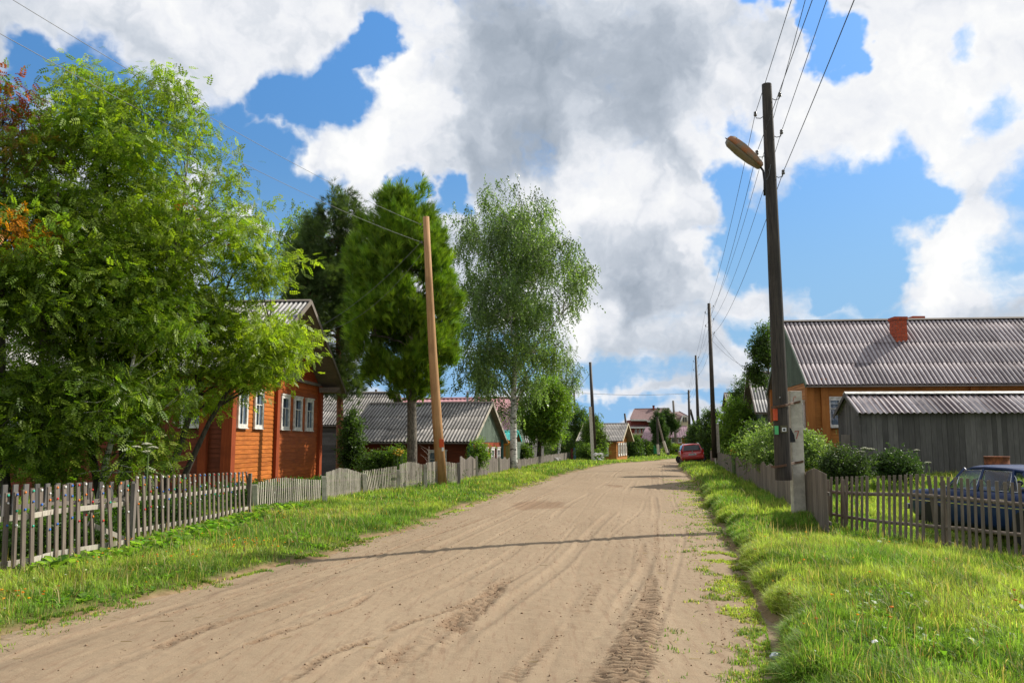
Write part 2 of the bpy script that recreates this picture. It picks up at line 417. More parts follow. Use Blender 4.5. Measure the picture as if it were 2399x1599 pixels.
M['brick_wall'] = simple('brick_wall', (.27,.062,.045), (.19,.045,.035), 3, .85, .2)
M['white_paint'] = simple('white_paint', (.74,.73,.69), (.50,.48,.43), 7, .5, .2, .004)
M['pink_roof'] = simple('pink_roof', (.42,.22,.235), (.30,.15,.16), 1.5, .5, .1)
M['brown_tile'] = simple('brown_tile', (.22,.135,.125), (.16,.095,.09), 4, .6, .3)
M['purple_roof'] = simple('purple_roof', (.30,.21,.24), (.13,.06,.075), 2.2, .6, .1, st=(6,1,1))
M['turquoise'] = simple('turquoise', (.045,.40,.36), (.035,.32,.29), 2, .4, .1)
M['gate_green'] = simple('gate_green', (.05,.36,.14), (.035,.28,.10), 3, .5, .1)
M['beige'] = flat('beige', (.52,.42,.27)); M['cream'] = flat('cream', (.62,.55,.38))
M['yellow'] = flat('yellow', (.60,.40,.05))
M['concrete'] = simple('concrete', (.60,.55,.46), (.44,.40,.33), 7, .9, .5, .012)
M['rust'] = simple('rust', (.26,.085,.035), (.12,.04,.022), 9, .85, .6, .01)
M['rust_wire'] = simple('rust_wire', (.16,.085,.05), None, 20, .7, .2)
M['wire'] = flat('wire', (.05,.05,.055), .5, .5); M['wire_pale'] = flat('wire_pale', (.20,.205,.21), .6, .2)
M['black'] = flat('black', (.012,.012,.013), .6); M['rubber'] = flat('rubber', (.02,.02,.02), .85)
M['chrome'] = flat('chrome', (.65,.65,.66), .2, 1); M['grey_metal'] = flat('grey_metal', (.33,.33,.34), .45, .8)
M['car_blue'] = simple('car_blue', (.006,.026,.105), (.005,.021,.088), 3, .4, .03, .002, spec=.3, coat=.25)
M['car_red'] = simple('car_red', (.46,.022,.016), (.38,.018,.013), 3, .32, .03, .002, spec=.5, coat=.8)
M['lamp_rust'] = simple('lamp_rust', (.34,.13,.05), (.20,.17,.12), 5, .7, .3)
M['lamp_glass'] = flat('lamp_glass', (.20,.16,.10), .3)
M['porcelain'] = flat('porcelain', (.16,.15,.14), .2)
M['sign_orange'] = simple('sign_orange', (.62,.09,.02), (.5,.07,.02), 8, .5, .1)
M['sign_green'] = flat('sign_green', (.10,.48,.17)); M['sign_olive'] = flat('sign_olive', (.10,.085,.04))
M['mark_red'] = flat('mark_red', (.48,.10,.06)); M['white'] = flat('white', (.78,.78,.78), .5)
M['cap_red'] = flat('cap_red', (.60,.03,.03), .4); M['cap_blue'] = flat('cap_blue', (.03,.15,.55), .4); M['cap_green'] = flat('cap_green', (.03,.42,.28), .4)
M['cap_orange'] = flat('cap_orange', (.75,.20,.02), .4)
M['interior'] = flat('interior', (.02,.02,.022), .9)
M['curtain'] = simple('curtain', (.52,.53,.54), (.36,.37,.38), 5, .9, .4, .02, st=(3,3,.3))
M['tail_red'] = flat('tail_red', (.45,.02,.02), .15); M['tail_orange'] = flat('tail_orange', (.8,.12,.02), .2)
M['bag'] = flat('bag', (.50,.55,.60), .25)
def brickmat():
    m, t = newmat('brick'); o = coords(t)
    cb_ = t.n('ShaderNodeCombineXYZ'); s_ = t.n('ShaderNodeSeparateXYZ'); t.l(o, s_.inputs[0])
    t.l(t.math('ADD', s_.outputs[0], s_.outputs[1]), cb_.inputs[0]); t.l(s_.outputs[2], cb_.inputs[1])
    b = t.n('ShaderNodeTexBrick'); t.l(cb_.outputs[0], b.inputs[0]); b.inputs['Scale'].default_value = 1
    b.inputs['Brick Width'].default_value = .25; b.inputs['Row Height'].default_value = .08; b.inputs['Mortar Size'].default_value = .009
    b.inputs['Color1'].default_value = (.52,.085,.03,1); b.inputs['Color2'].default_value = (.36,.055,.02,1); b.inputs['Mortar'].default_value = (.14,.09,.07,1)
    nz = t.noise(o, 12, 5, .6); c = t.mix(t.ss(nz.outputs[0], .5, .7, 0, .6), b.outputs[0], (.12,.05,.035))
    return finish(m, t, c, .9, nz.outputs[0], .5, .01)
M['brick'] = brickmat()
def glassmat(name, refl=.5, tint=(.75,.8,.85)):
    m, t = newmat(name)
    tr = t.n('ShaderNodeBsdfTransparent'); tr.inputs[0].default_value = (*tint, 1)
    gl = t.n('ShaderNodeBsdfGlossy'); gl.inputs['Roughness'].default_value = .02
    ms = t.n('ShaderNodeMixShader'); ms.inputs[0].default_value = .06
    t.l(tr.outputs[0], ms.inputs[1]); t.l(gl.outputs[0], ms.inputs[2])
    out = t.n('ShaderNodeOutputMaterial'); t.l(ms.outputs[0], out.inputs[0]); return m
M['glass'] = glassmat('glass'); 
M['dark_glass'] = simple('dark_glass', (.02,.028,.035), (.014,.02,.025), 3, .06, .02, .002, spec=.6)
# ------------------------------------------------------------ terrain and road
def interp_px(pts, z):
    q = [G(a, b, z) for a, b in pts]; q.sort(key=lambda p: p.y)
    ys = np.array([p.y for p in q]); xs = np.array([p.x for p in q]); return xs, ys
_lx, _ly = interp_px([(0,1484),(306,1408),(612,1338),(816,1277),(1020,1214),(1173,1155),(1326,1109)], -.05)
_rx, _ry = interp_px([(1826,1599),(1795,1469),(1734,1316),(1683,1224),(1632,1132)], -.05)
_lx = np.concatenate([[_lx[0]-.6*1.2], _lx, [9.5, 16.5, 26, 60]]); _ly = np.concatenate([[_ly[0]-6], _ly, [75, 100, 125, 165]])
_rx = np.concatenate([[_rx[0]-.35], _rx, [11.8, 20.5, 31, 110]]); _ry = np.concatenate([[_ry[0]-5], _ry, [60, 100, 135, 150]])
def XL(y): return np.interp(y, _ly, _lx)
def XR(y): return np.interp(y, _ry, _rx)
def base_drop(y): return -.55*sst(y, 60, 110)+1.7*sst(y, 148, 185)
def zroad0(x, y): return -.05+base_drop(y)
FENX = lambda y: np.interp(y, [3,11,16,18.5,45,100], [6.9,6.9,6.0,6.9,11.9,24])     # right hand fence line
LFEN = lambda y: np.interp(y, [3,10.5,12.9,19.2,20.5,23.4,26.9,30.5,32.9,50.6,87], [-6.6,-6.5,-6.05,-6.1,-6.3,-5.45,-4.9,-3.3,-2.2,.14,6.1])
def H(x, y):
    x = np.asarray(x, float); y = np.asarray(y, float)
    nz = (fbm(x, y, .9, 4, 3)-.5)
    dl = XL(y)-x+nz*.8; dr = x-XR(y)+nz*.55
    d = np.maximum(dl, dr)
    far = np.clip(y/60, 0, 1)*.25
    rise_l = .06*sst(dl, 0, 1.5)+.0*x
    rise_r = .17*sst(dr, .0, .38)+.03*sst(dr, .3, 3)
    side = np.where(dr > dl, rise_r, rise_l)
    h = -.05+(-.22)*(1-sst(d, -.5-far, .12))+.05*sst(d, 0, .4)+side
    yd = x-FENX(y)
    h = h-.2*sst(yd, -2.2, -.1)*(1-sst(y, 15.5, 17.5))
    h = h-.28*sst(yd, .3, 2.5)*(1-sst(y, 20, 26))+.42*sst(y, 20, 29)*sst(yd, .5, 4)*(1-sst(y,60,80))
    ld = LFEN(y)-x
    h = h-.75*sst(ld, 1.5, 6)*sst(y, 30, 40)*(1-sst(y, 75, 90))
    h = h+(fbm(x, y, 4, 3, 8)-.5)*.10*sst(d, .3, 2)
    return h+base_drop(y)
def H1(x, y): return float(H(np.array([x]), np.array([y]))[0])
ax = np.concatenate([-np.geomspace(900, 13, 46), np.arange(-12.9, 15, .11), np.geomspace(15.1, 900, 46)])
ay = np.concatenate([np.linspace(-30, 3, 12)[:-1], np.arange(3, 40, .13), np.geomspace(40.2, 1500, 110)])
GX, GY = np.meshgrid(ax, ay); GZ = H(GX, GY)
def gridfaces(nr, nc):
    i = np.arange(nr-1)[:, None]*nc+np.arange(nc-1)[None]; return np.stack([i, i+1, i+nc+1, i+nc], -1).reshape(-1, 4)
def groundmat():
    m, t = newmat('ground_soil'); o = coords(t)
    a = t.noise(o, .35, 5, .6); b = t.noise(o, 6, 7, .7)
    c = t.mix(t.lin(b.outputs[0], .35, .65), (.10, .125, .025), (.045, .065, .014))
    c = t.mix(t.ss(a.outputs[0], .45, .7, 0, .6), c, (.15, .14, .04))
    at = t.n('ShaderNodeAttribute', attribute_name='col')
    sp_ = t.n('ShaderNodeSeparateColor'); t.l(at.outputs['Color'], sp_.inputs[0])
    c = t.mix(sp_.outputs[0], c, t.mix(t.lin(b.outputs[0], .4, .6), (.30, .20, .12), (.20, .13, .075)))
    return finish(m, t, c, .95, b.outputs[0], .6, .03, spec=.1)
M['ground'] = groundmat()
nn4 = (fbm(GX, GY, .9, 4, 3)-.5); dd = np.maximum(XL(GY)-GX+nn4*.8, GX-XR(GY)+nn4*.55)
soil = 1-sst(dd, -.05, .32)
gc = np.zeros((GX.size, 3)); gc[:, 0] = soil.ravel()
np_mesh('ground', np.stack([GX, GY, GZ], -1), gridfaces(*GX.shape), M['ground'], col=gc, smooth=True)['kind'] = 'structure'
# ---- road sheet with wheel tracks, written as polylines on the ground
def WL(pts): return [G(a, b, -.05) for a, b in pts]
TR = [  # (polyline, half width m start/end, depth, kind)
 (WL([(1527,1338),(1524,1400),(1500,1480),(1478,1540),(1452,1599),(1440,1640)]), .05, .25, 1.0, 'lug'),
 (WL([(1537,1210),(1538,1290),(1545,1340)]), .05, .05, .45, 'lug'),
 (WL([(1508,1270),(1505,1300),(1500,1320)]), .05, .08, .6, 'lug'),
 (WL([(1240,1335),(1167,1376),(1104,1440),(1020,1500),(934,1559),(849,1620)]), .07, .26, 1.0, 'clod'),
 (WL([(1180,1372),(1110,1412),(1050,1440),(972,1461),(870,1504),(764,1546),(680,1605)]), .035, .06, 1.0, 'lug'),
 (WL([(1400,1120),(1340,1138),(1286,1157),(1189,1195),(1104,1225),(997,1259),(891,1297),(785,1327),(708,1346),(560,1395)]), .07, .05, .8, 'clod'),
 (WL([(1150,1196),(1060,1230),(950,1262),(850,1300),(740,1332)]), .03, .03, .35, 'clod'),
 (WL([(900,1372),(827,1425),(700,1476),(592,1514),(420,1586),(350,1620)]), .04, .07, .85, 'clod'),
 (WL([(800,1378),(688,1412),(560,1450),(443,1490),(344,1536),(191,1584)]), .05, .10, .85, 'clod'),
 (WL([(820,1322),(688,1352),(500,1412),(250,1470),(0,1520)]), .04, .04, .4, 'clod'),
 (WL([(1405,1366),(1385,1400),(1366,1440)]), .04, .09, .5, 'lug'),
 (WL([(1330,1470),(1260,1540),(1190,1599)]), .03, .10, .4, 'lug'),
 (WL([(1490,1330),(1440,1338),(1400,1345)]), .10, .06, .35, 'clod'),
 (WL([(1530,1599),(1545,1400),(1545,1300),(1538,1200),(1520,1130)]), .015, .015, .35, 'line'),
 (WL([(1560,1599),(1570,1450),(1562,1330),(1550,1220)]), .012, .012, .3, 'line'),
 (WL([(1680,1599),(1665,1450),(1640,1340),(1605,1230)]), .02, .02, .3, 'line'),
 (WL([(1700,1560),(1690,1450),(1655,1350)]), .02, .02, .25, 'line'),
 (WL([(1420,1599),(1450,1500),(1500,1420)]), .02, .02, .3, 'line'),
]
def polydist(x, y, pl):
    best = np.full(x.shape, 1e9); sgn = np.zeros(x.shape); arc = np.zeros(x.shape); s0 = 0; tot = sum((pl[i+1]-pl[i]).length for i in range(len(pl)-1))
    for i in range(len(pl)-1):
        a, b = pl[i], pl[i+1]; dx, dy = b.x-a.x, b.y-a.y; L2 = dx*dx+dy*dy; L = math.sqrt(L2)
        t = np.clip(((x-a.x)*dx+(y-a.y)*dy)/L2, 0, 1); ex = x-a.x-t*dx; ey = y-a.y-t*dy; d = np.hypot(ex, ey)
        mk = d < best; best = np.where(mk, d, best); arc = np.where(mk, s0+t*L, arc); sgn = np.where(mk, np.sign(dx*ey-dy*ex), sgn); s0 += L
    return best, arc, arc/tot, sgn
def road_z(x, y):
    z = zroad0(x, y); wet_shade = np.zeros(x.shape)
    w_ = (x-XL(y))/(XR(y)-XL(y))
    z = z+.05*np.sin(np.clip(w_, 0, 1)*math.pi)-.02
    z = z+(fbm(x, y, 1.6, 3, 1)-.5)*.04+(fbm(x, y, .10, 4, 2)-.5)*.014*(.4+1.2*fbm(x, y, .8, 3, 5))
    # shallow older ruts along the road, each with its pressed-up shoulders
    for kf, (f_, wd, dp) in enumerate(((.10,.10,.018),(.17,.06,.010),(.27,.14,.016),(.36,.07,.010),(.44,.10,.014),(.53,.05,.008),(.62,.12,.018),(.70,.06,.010),(.79,.10,.02),(.86,.05,.012))):
        dd_ = np.abs((w_-f_)*(XR(y)-XL(y))+(vnoise(y, y*0, 8., 40+kf)-.5)*.45+(fbm(x, y, .35, 3, 60+kf)-.5)*.03); on = .75*sst(vnoise(y, y*0, 4.5, 80+kf), .3, .6)
        z = z+on*(-dp*(1-sst(dd_, wd*.4, wd))+dp*.7*np.exp(-((dd_-wd*1.25)/(wd*.3))**2)); wet_shade = np.maximum(wet_shade, on*.28*(1-sst(dd_, wd*.3, wd*1.2)))
    v = np.abs(fbm(x*3.2-y*.5, y*.07, 1.0, 2, 12)-.5); z = z-.006*(1-sst(v, 0, .06)); wet_shade = np.maximum(wet_shade, .3*(1-sst(v, 0, .08)))
    near = (y < 48)
    for pl, w0, w1, dep, kind in TR:
        lo, hi = min(p.y for p in pl)-.5, max(p.y for p in pl)+.5; mk = near & (y > lo) & (y < hi)
        if not mk.any(): continue
        xx, yy = x[mk], y[mk]; d, arc, t, sg = polydist(xx, yy, pl)
        hw = w0+(w1-w0)*t; d = d+(fbm(xx, yy, .25, 3, 21)-.5)*hw*.6
        ins = 1-sst(d, hw*.6, hw*1.15); rim = np.exp(-((d-hw*1.15)/(hw*.35+.012))**2)
        ends = sst(t, 0, .3)*(1-sst(t, .9, 1)) if kind != 'lug' else sst(t, 0, .12)
        if kind == 'lug':
            ph = arc/.10+sg*d*2.5+(fbm(xx, yy, .3, 3, 9)-.5)*2.4
            tex = (np.abs(np.sin(ph*math.pi))**.7-.55)*.13*np.clip(hw/.18, .3, 1.)+(fbm(xx, yy, .07, 3, 31)-.5)*.03*np.clip(hw/.2,.3,1)
        elif kind == 'clod': tex = (np.abs(fbm(xx, yy, .085, 4, 33)-.5)*2-.25)*.075*np.clip(hw/.09, .4, 1)
        else: tex = -.006
        brk = (.35+.65*sst(fbm(xx, yy, .6, 3, 44), .3, .5)) if kind != 'lug' else sst(fbm(xx, yy, .5, 3, 45), .15, .3)
        dz = (ins*(tex-.018*dep)+rim*.012)*dep*ends*brk
        z[mk] += dz; wet_shade[mk] = np.maximum(wet_shade[mk], (ins*(.9 if kind == 'line' else .55+.75*sst(-np.asarray(tex)*np.ones(xx.shape), -.004, .02))+rim*.25)*ends*brk*(.45+.6*dep))  # damp soil in the tracks, plus groove shade painted in as darker colour
    # muddy hollow by the left edge
    c = G(1262, 1182, -.05); r = np.hypot((x-c.x)/1.1, (y-c.y)/2.6)+(fbm(x, y, .8, 3, 6)-.5)*.8
    z = z-.03*(1-sst(r, .3, 1.1)); wet_shade = np.maximum(wet_shade, 1.1*(1-sst(r, .3, 1)))
    for (px_, py_, ra, rb) in ((1560,1098,1.5,1.6),(1480,1108,.8,1.2),(1530,1120,.7,1.4),(1570,1085,2,3),(1440,1140,.5,1.)):
        c = G(px_, py_, -.05); r = np.hypot((x-c.x)/ra, (y-c.y)/rb)+(fbm(x, y, .5, 3, 7)-.5)*1.4
        wet_shade = np.maximum(wet_shade, .8*(1-sst(r, .4, .9))); z = z+(1-sst(r, .4, .9))*(fbm(x, y, .3, 3, 17)-.5)*.1
    return z, wet_shade
ry = np.concatenate([np.linspace(-25, 4.4, 12)[:-1], np.arange(4.4, 12, .0165), np.arange(12, 20, .033), np.arange(20, 46, .11), np.geomspace(46.2, 165, 90)])
rt = np.linspace(0, 1, 300)
RY = np.repeat(ry[:, None], len(rt), 1); xl = XL(ry)-.75-ry*.01; xr_ = XR(ry)+.32
RX = xl[:, None]+(xr_-xl)[:, None]*rt[None]
RZ, WET_SHADE = road_z(RX, RY)
def roadmat():
    m, t = newmat('sandy_road'); o = coords(t)
    at = t.n('ShaderNodeAttribute', attribute_name='col'); sp_ = t.n('ShaderNodeSeparateColor'); t.l(at.outputs['Color'], sp_.inputs[0])
    big = t.noise(stretch(t, o, (1, .22, 1)), .8, 6, .6); mid = t.noise(o, 5, 6, .65); fine = t.noise(o, 70, 5, .75); pebb = t.n('ShaderNodeTexVoronoi'); t.l(o, pebb.inputs['Vector']); pebb.inputs['Scale'].default_value = 26
    stk = t.noise(stretch(t, o, (14, .6, 1)), 1, 5, .6, .3)
    c = t.mix(t.lin(big.outputs[0], .3, .7), (.335, .258, .172), (.25, .188, .122))
    c = t.mix(t.ss(stk.outputs[0], .5, .68, 0, .35), c, (.28, .19, .12))
    c = t.mix(t.ss(mid.outputs[0], .5, .72, 0, .5), c, (.355, .28, .185))
    c = t.mix(t.ss(t.noise(o, 1.7, 5, .65).outputs[0], .56, .7, 0, .35), c, (.26, .175, .11))
    c = t.mix(t.lin(fine.outputs[0], .38, .62, 0, .5), c, (.235, .16, .10))
    fn2 = t.noise(o, 240, 3, .7); c = t.mix(t.ss(fn2.outputs[0], .56, .66, 0, .5), c, (.42, .335, .235)); c = t.mix(t.ss(t.noise(stretch(t, o, (3, .35, 1)), 6, 5, .65).outputs[0], .5, .68, 0, .6), c, (.225, .148, .095))
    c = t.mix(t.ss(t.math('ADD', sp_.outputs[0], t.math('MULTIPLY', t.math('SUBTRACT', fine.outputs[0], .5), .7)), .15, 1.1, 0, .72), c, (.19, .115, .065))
    peb = t.ss(pebb.outputs['Distance'], .05, .0); rare = t.ss(t.noise(o, 9, 2, .5).outputs[0], .56, .62)
    c = t.mix(t.math('MULTIPLY', peb, rare), c, (.16, .12, .09))
    hb = t.math('ADD', t.math('MULTIPLY', fine.outputs[0], .5), mid.outputs[0])
    return finish(m, t, c, t.lin(sp_.outputs[0], 0, 1.2, .95, .75), hb, .55, .03, spec=.15)
M['road'] = roadmat()
rc = np.zeros((RX.size, 3)); rc[:, 0] = np.clip(WET_SHADE, 0, 1).ravel()
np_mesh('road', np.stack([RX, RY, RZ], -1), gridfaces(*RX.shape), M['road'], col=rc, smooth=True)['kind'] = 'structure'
def road_h(x, y): return road_z(np.asarray(x, float), np.asarray(y, float))[0]
# ------------------------------------------------------------ grass
rng = np.random.RandomState(11)
def blades(name, x, y, h, w, col, lean=.5, z=None, label=None, mat='grass', flatf=None):
    n = len(x); z = H(x, y)-.015 if z is None else z
    az = rng.randn(n)*1.1+12*vnoise(x, y, .45, 33); la = rng.rand(n)**1.3*lean; dx, dy = np.cos(az), np.sin(az)
    fa = az+math.pi/2+rng.randn(n)*.5; wx, wy = np.cos(fa)*w/2, np.sin(fa)*w/2
    b = np.stack([x, y, z], -1); wv = np.stack([wx, wy, 0*wx], -1)
    m1 = b+np.stack([dx*la*h*.35, dy*la*h*.35, h*.55], -1); tip = b+np.stack([dx*la*h*1.05, dy*la*h*1.05, h*(1-.35*la**2)], -1)
    V = np.stack([b-wv, b+wv, m1-wv*.75, m1+wv*.75, tip], 1).reshape(-1, 3)
    i = np.arange(n)[:, None]*5; F = np.stack([i+np.array([0, 1, 3]), i+np.array([0, 3, 2]), i+np.array([2, 3, 4])], 1).reshape(-1, 3)
    C = np.repeat(col, 5, 0).reshape(n, 5, 3).copy(); C[:, 4] *= 1.12
    return np_mesh(name, V, F, M[mat], col=C.reshape(-1, 3))
def grass_col(x, y, n, dry=0.):
    a = fbm(x, y, 2.2, 4, 50)[:, None]; b = fbm(x, y, .7, 3, 60)[:, None]; r = rng.rand(n, 1)
    lush = np.array([.17, .30, .045]); lime = np.array([.345, .435, .085]); straw = np.array([.45, .39, .16]); dark = np.array([.10, .19, .025]); red = np.array([.28,.14,.05])
    c = lush+(lime-lush)*sst(a, .35, .6); c = c+(dark-c)*sst(b, .52, .68)*.8; d_ = vnoise(x, y, .14, 52)[:, None]; c = c*(.72+.56*d_)
    c = np.where(r < .05+dry, straw*(.7+.6*rng.rand(n, 1)), c); c = np.where((r > .985), red, c)
    return c*(.6+.8*rng.rand(n, 1))
def area(n, x0, x1, y0, y1, f):
    x = x0+(x1-x0)*rng.rand(n); y = y0+(y1-y0)*rng.rand(n); k = f(x, y); k = rng.rand(n) < k
    return x[k], y[k]
def dR(x, y): return x-XR(y)+(fbm(x, y, .9, 4, 3)-.5)*.55
def dL(x, y): return XL(y)-x+(fbm(x, y, .9, 4, 3)-.5)*.8
GP = []
def addg(n, x0, x1, y0, y1, f, hm, hs, w, dry=0., lean=.8):
    x, y = area(n, x0, x1, y0, y1, f); m = len(x)
    tall = (.5+.9*fbm(x, y, 1.3, 3, 70)**1.2*1.3)*(.55+.9*vnoise(x, y, .16, 71))
    h = (.66 if y1 <= 24 else .8)*(hm+hs*rng.randn(m).clip(-1.2, 2.5))*tall; GP.append((x, y, h.clip(.02, 1), w*(.7+.6*rng.rand(m)), grass_col(x, y, m, dry), lean))
inR = lambda x, y: sst(dR(x, y), .06, .22)
inL = lambda x, y: sst(dL(x, y), .02, .5)
addg(330000, 1.2, 10, 4.6, 11, inR, .10, .06, .0085, .05, 1.1)
addg(240000, 2.5, 11.5, 11, 18, inR, .12, .06, .012, .04, 1.0)
addg(140000, 4, 15, 18, 32, inR, .15, .06, .016)
addg(110000, 9, 26, 9, 32, inR, .12, .05, .018, .03)
addg(80000, 5, 30, 32, 60, inR, .17, .07, .03)
addg(150000, -10.5, -2.5, 6.5, 13, lambda x, y: inL(x, y)*(x > LFEN(y)-1.5), .11, .06, .010, .08, 1.1)
addg(150000, -9.5, .5, 13, 24, lambda x, y: inL(x, y)*(x > LFEN(y)-1.5), .11, .05, .012, .03)
addg(110000, -7, 5, 24, 50, lambda x, y: inL(x, y)*(x > LFEN(y)-2), .13, .05, .022, .02)
addg(60000, -2, 22, 50, 110, lambda x, y: inL(x, y)*(x > LFEN(y)-2), .17, .06, .045)
addg(60000, 5, 40, 60, 150, inR, .2, .08, .06)
addg(40000, 10, 60, 100, 170, inL, .22, .08, .08)
addg(60000, -14, -5, 8, 30, lambda x, y: (x < LFEN(y)-1.2)*1., .16, .07, .02)
# taller lush tufts in the verge and along the fences
def tuftline(n, cx, cy, sx, sy, hm, w, f=lambda x, y: 1.+0*x):
    x = cx+rng.randn(n)*sx; y = cy+rng.randn(n)*sy; k = rng.rand(n) < f(x, y); x, y = x[k], y[k]; m = len(x)
    GP.append((x, y, (hm*(.6+.6*rng.rand(m))), w*(.7+.6*rng.rand(m)), grass_col(x, y, m, .04), 1.1))
for (a, b, n, hm) in ((1900,1300,9000,.2),(2010,1330,9000,.22),(2100,1370,7000,.2),(2250,1300,9000,.2),(2350,1330,9000,.22),(2380,1400,5000,.2),(1980,1270,6000,.2),(2100,1290,7000,.2),(2180,1300,6000,.22)):
    p = G(a, b, .12); tuftline(n//2, p.x, p.y, .6, .35, hm*.8, .009, inR)
# dry stalks and seed heads standing above the blades
for (n_, x0, x1, y0, y1, f_) in ((2600, 1.5, 11, 4.8, 16, inR), (1800, -10, -3, 7, 20, lambda x, y: inL(x, y)*(x > LFEN(y)-.5)), (1200, 3, 15, 16, 35, inR), (1000, -7, 4, 20, 50, inL)):
    xs_, ys_ = area(n_, x0, x1, y0, y1, f_); m = len(xs_); GP.append((xs_, ys_, .16+.16*rng.rand(m), (.0035+.0006*ys_), np.array([.42, .33, .15])*(.6+.7*rng.rand(m, 1)), .9))
# ragged overhanging grass lip along the bank
yy = 4.6+rng.rand(70000)**1.4*26; xx = XR(yy)-(fbm(XR(yy)+.1, yy, .9, 4, 3)-.5)*.55+.09+np.abs(rng.randn(70000))*.13; m = len(xx)
GP.append((xx, yy, .10+.08*rng.rand(m), .006+.0006*yy, grass_col(xx, yy, m, .06), 1.3))
# sparse short grass creeping over the road edges
def creep(n, y0, y1, side):
    y = y0+(y1-y0)*rng.rand(n); u = rng.rand(n)**1.3
    if side == 'r': x = XR(y)-.0-u*.95*np.clip(1+y*.02, 1, 2)
    else: x = XL(y)-.1+u**1.5*.7
    k = rng.rand(n) < .85*(1-u)**.8*sst(fbm(x, y, .30, 5, 80), .36+.25*u, .60+.25*u)*sst(vnoise(x, y, .05, 82), .3, .6); x, y = x[k], y[k]; m = len(x)
    GP.append((x, y, .025+.035*rng.rand(m), .006+.0007*y, grass_col(x, y, m, .15), 1.2))
    return x, y
_cz = []
creep(110000, 5, 14, 'r'); creep(60000, 14, 40, 'r'); creep(60000, 6.5, 16, 'l'); creep(30000, 16, 40, 'l')
gx = np.concatenate([g[0] for g in GP]); gy = np.concatenate([g[1] for g in GP]); gh = np.concatenate([g[2] for g in GP]); gw = np.concatenate([g[3] for g in GP]); gcol = np.concatenate([g[4] for g in GP]); gl = np.concatenate([np.full(len(g[0]), g[5]) for g in GP])
gz = H(gx, gy); onroad = np.maximum(XL(gy)-gx, gx-XR(gy)) < .1
gz = np.where(onroad, np.maximum(gz, road_h(gx, gy)), gz)-.012
lean_arr = gl
tag(blades('grass', gx, gy, gh, gw, gcol, lean=lean_arr, z=gz), kind='stuff')
# broad-leaved weeds (clover, plantain, dandelion leaves) low in the verge
def rosettes(name, n, regs, mat='leaf', size=.05, cols=((.09,.20,.03),(.16,.26,.04))):
    xs, ys = [], []
    for (x0, x1, y0, y1, f, k) in regs:
        a, b = area(int(n*k), x0, x1, y0, y1, f); xs.append(a); ys.append(b)
    x = np.concatenate(xs); y = np.concatenate(ys); m = len(x); L = 6
    X = np.repeat(x, L); Y = np.repeat(y, L); a = rng.rand(m*L)*2*math.pi; r = size*(.6+.8*rng.rand(m*L)); up = rng.rand(m*L)*.9
    Z = np.maximum(H(X, Y), np.where(np.maximum(XL(Y)-X, X-XR(Y)) < .1, road_h(X, Y), -9))
    c, s = np.cos(a), np.sin(a); wv = np.stack([-s, c, 0*c], -1)*(r*.32)[:, None]
    b0 = np.stack([X, Y, Z+.005], -1); mid = b0+np.stack([c*r*.6, s*r*.6, r*up*.9], -1); tip = b0+np.stack([c*r*1.15, s*r*1.15, r*up], -1)
    V = np.stack([b0, mid-wv, tip, mid+wv], 1).reshape(-1, 3); F = (np.arange(m*L)[:, None]*4+np.arange(4)); 
    t = rng.rand(m*L, 1); C = np.array(cols[0])*(1-t)+np.array(cols[1])*t
    return np_mesh(name, V, F, M[mat], col=np.repeat(C, 4, 0))
patch = lambda x, y: sst(fbm(x, y, .6, 3, 91), .5, .62)
tag(rosettes('weeds', 1, [(-10,-2.5,6.5,16, lambda x, y: inL(x, y)*patch(x, y), 14000), (1.2,10,4.8,12, lambda x, y: inR(x, y)*patch(x, y), 16000), (-8,4,16,40, lambda x, y: inL(x, y)*patch(x, y), 9000), (3,12,12,30, lambda x, y: inR(x, y)*patch(x, y), 9000)], size=.055), kind='stuff')
tag(rosettes('tall_weeds', 1, [(-9,-4.5,9,22, lambda x, y: np.exp(-((x-LFEN(y)-.25)/.35)**2)*sst(fbm(x, y, .9, 3, 92), .4, .55), 12000), (4,12,9,30, lambda x, y: np.exp(-((x-FENX(y)+.15)/.3)**2)*.8, 3500)], size=.12, cols=((.08,.19,.03),(.2,.3,.05))), kind='stuff')
# flower heads scattered in the verge
def flowers(name, n, regs, size, cols, hgt):
    xs, ys = [], []
    for (x0, x1, y0, y1, f, k) in regs:
        a, b = area(int(k), x0, x1, y0, y1, f); xs.append(a); ys.append(b)
    x = np.concatenate(xs); y = np.concatenate(ys); m = len(x); z = H(x, y)+hgt*(.6+.6*rng.rand(m)); r = size*(.6+.7*rng.rand(m))
    V = []; F = []
    a = rng.rand(m)*6.28; ti = rng.rand(m)*.5
    ring = [np.stack([x+r*np.cos(a+k*math.pi/3), y+r*np.sin(a+k*math.pi/3), z+r*.5*np.sin(a*3+k*math.pi/3)*ti], -1) for k in range(6)]
    top = np.stack([x, y, z+r*.35], -1); bot = np.stack([x, y, z-r*.5], -1)
    Vs = np.stack(ring+[top, bot], 1).reshape(-1, 3); i = np.arange(m)[:, None]*8
    fs = [[k, (k+1) % 6, 6] for k in range(6)]+[[(k+1) % 6, k, 7] for k in range(6)]
    F = np.stack([i+np.array(f) for f in fs], 1).reshape(-1, 3)
    C = np.array(cols)[rng.randint(len(cols), size=m)]
    return np_mesh(name, Vs, F, M['leaf'], col=np.repeat(C, 8, 0))
tag(flowers('yellow_wildflowers', 1, [(-8,-3.5,7,14, lambda x, y: inL(x, y)*sst(fbm(x, y, 1.2, 2, 95), .52, .66), 900), (2,10,5,14, lambda x, y: inR(x, y)*.4, 260), (-6,2,14,35, lambda x, y: inL(x, y)*.5, 260)], .018, [(.65,.36,.02),(.6,.25,.02)], .13), kind='stuff')
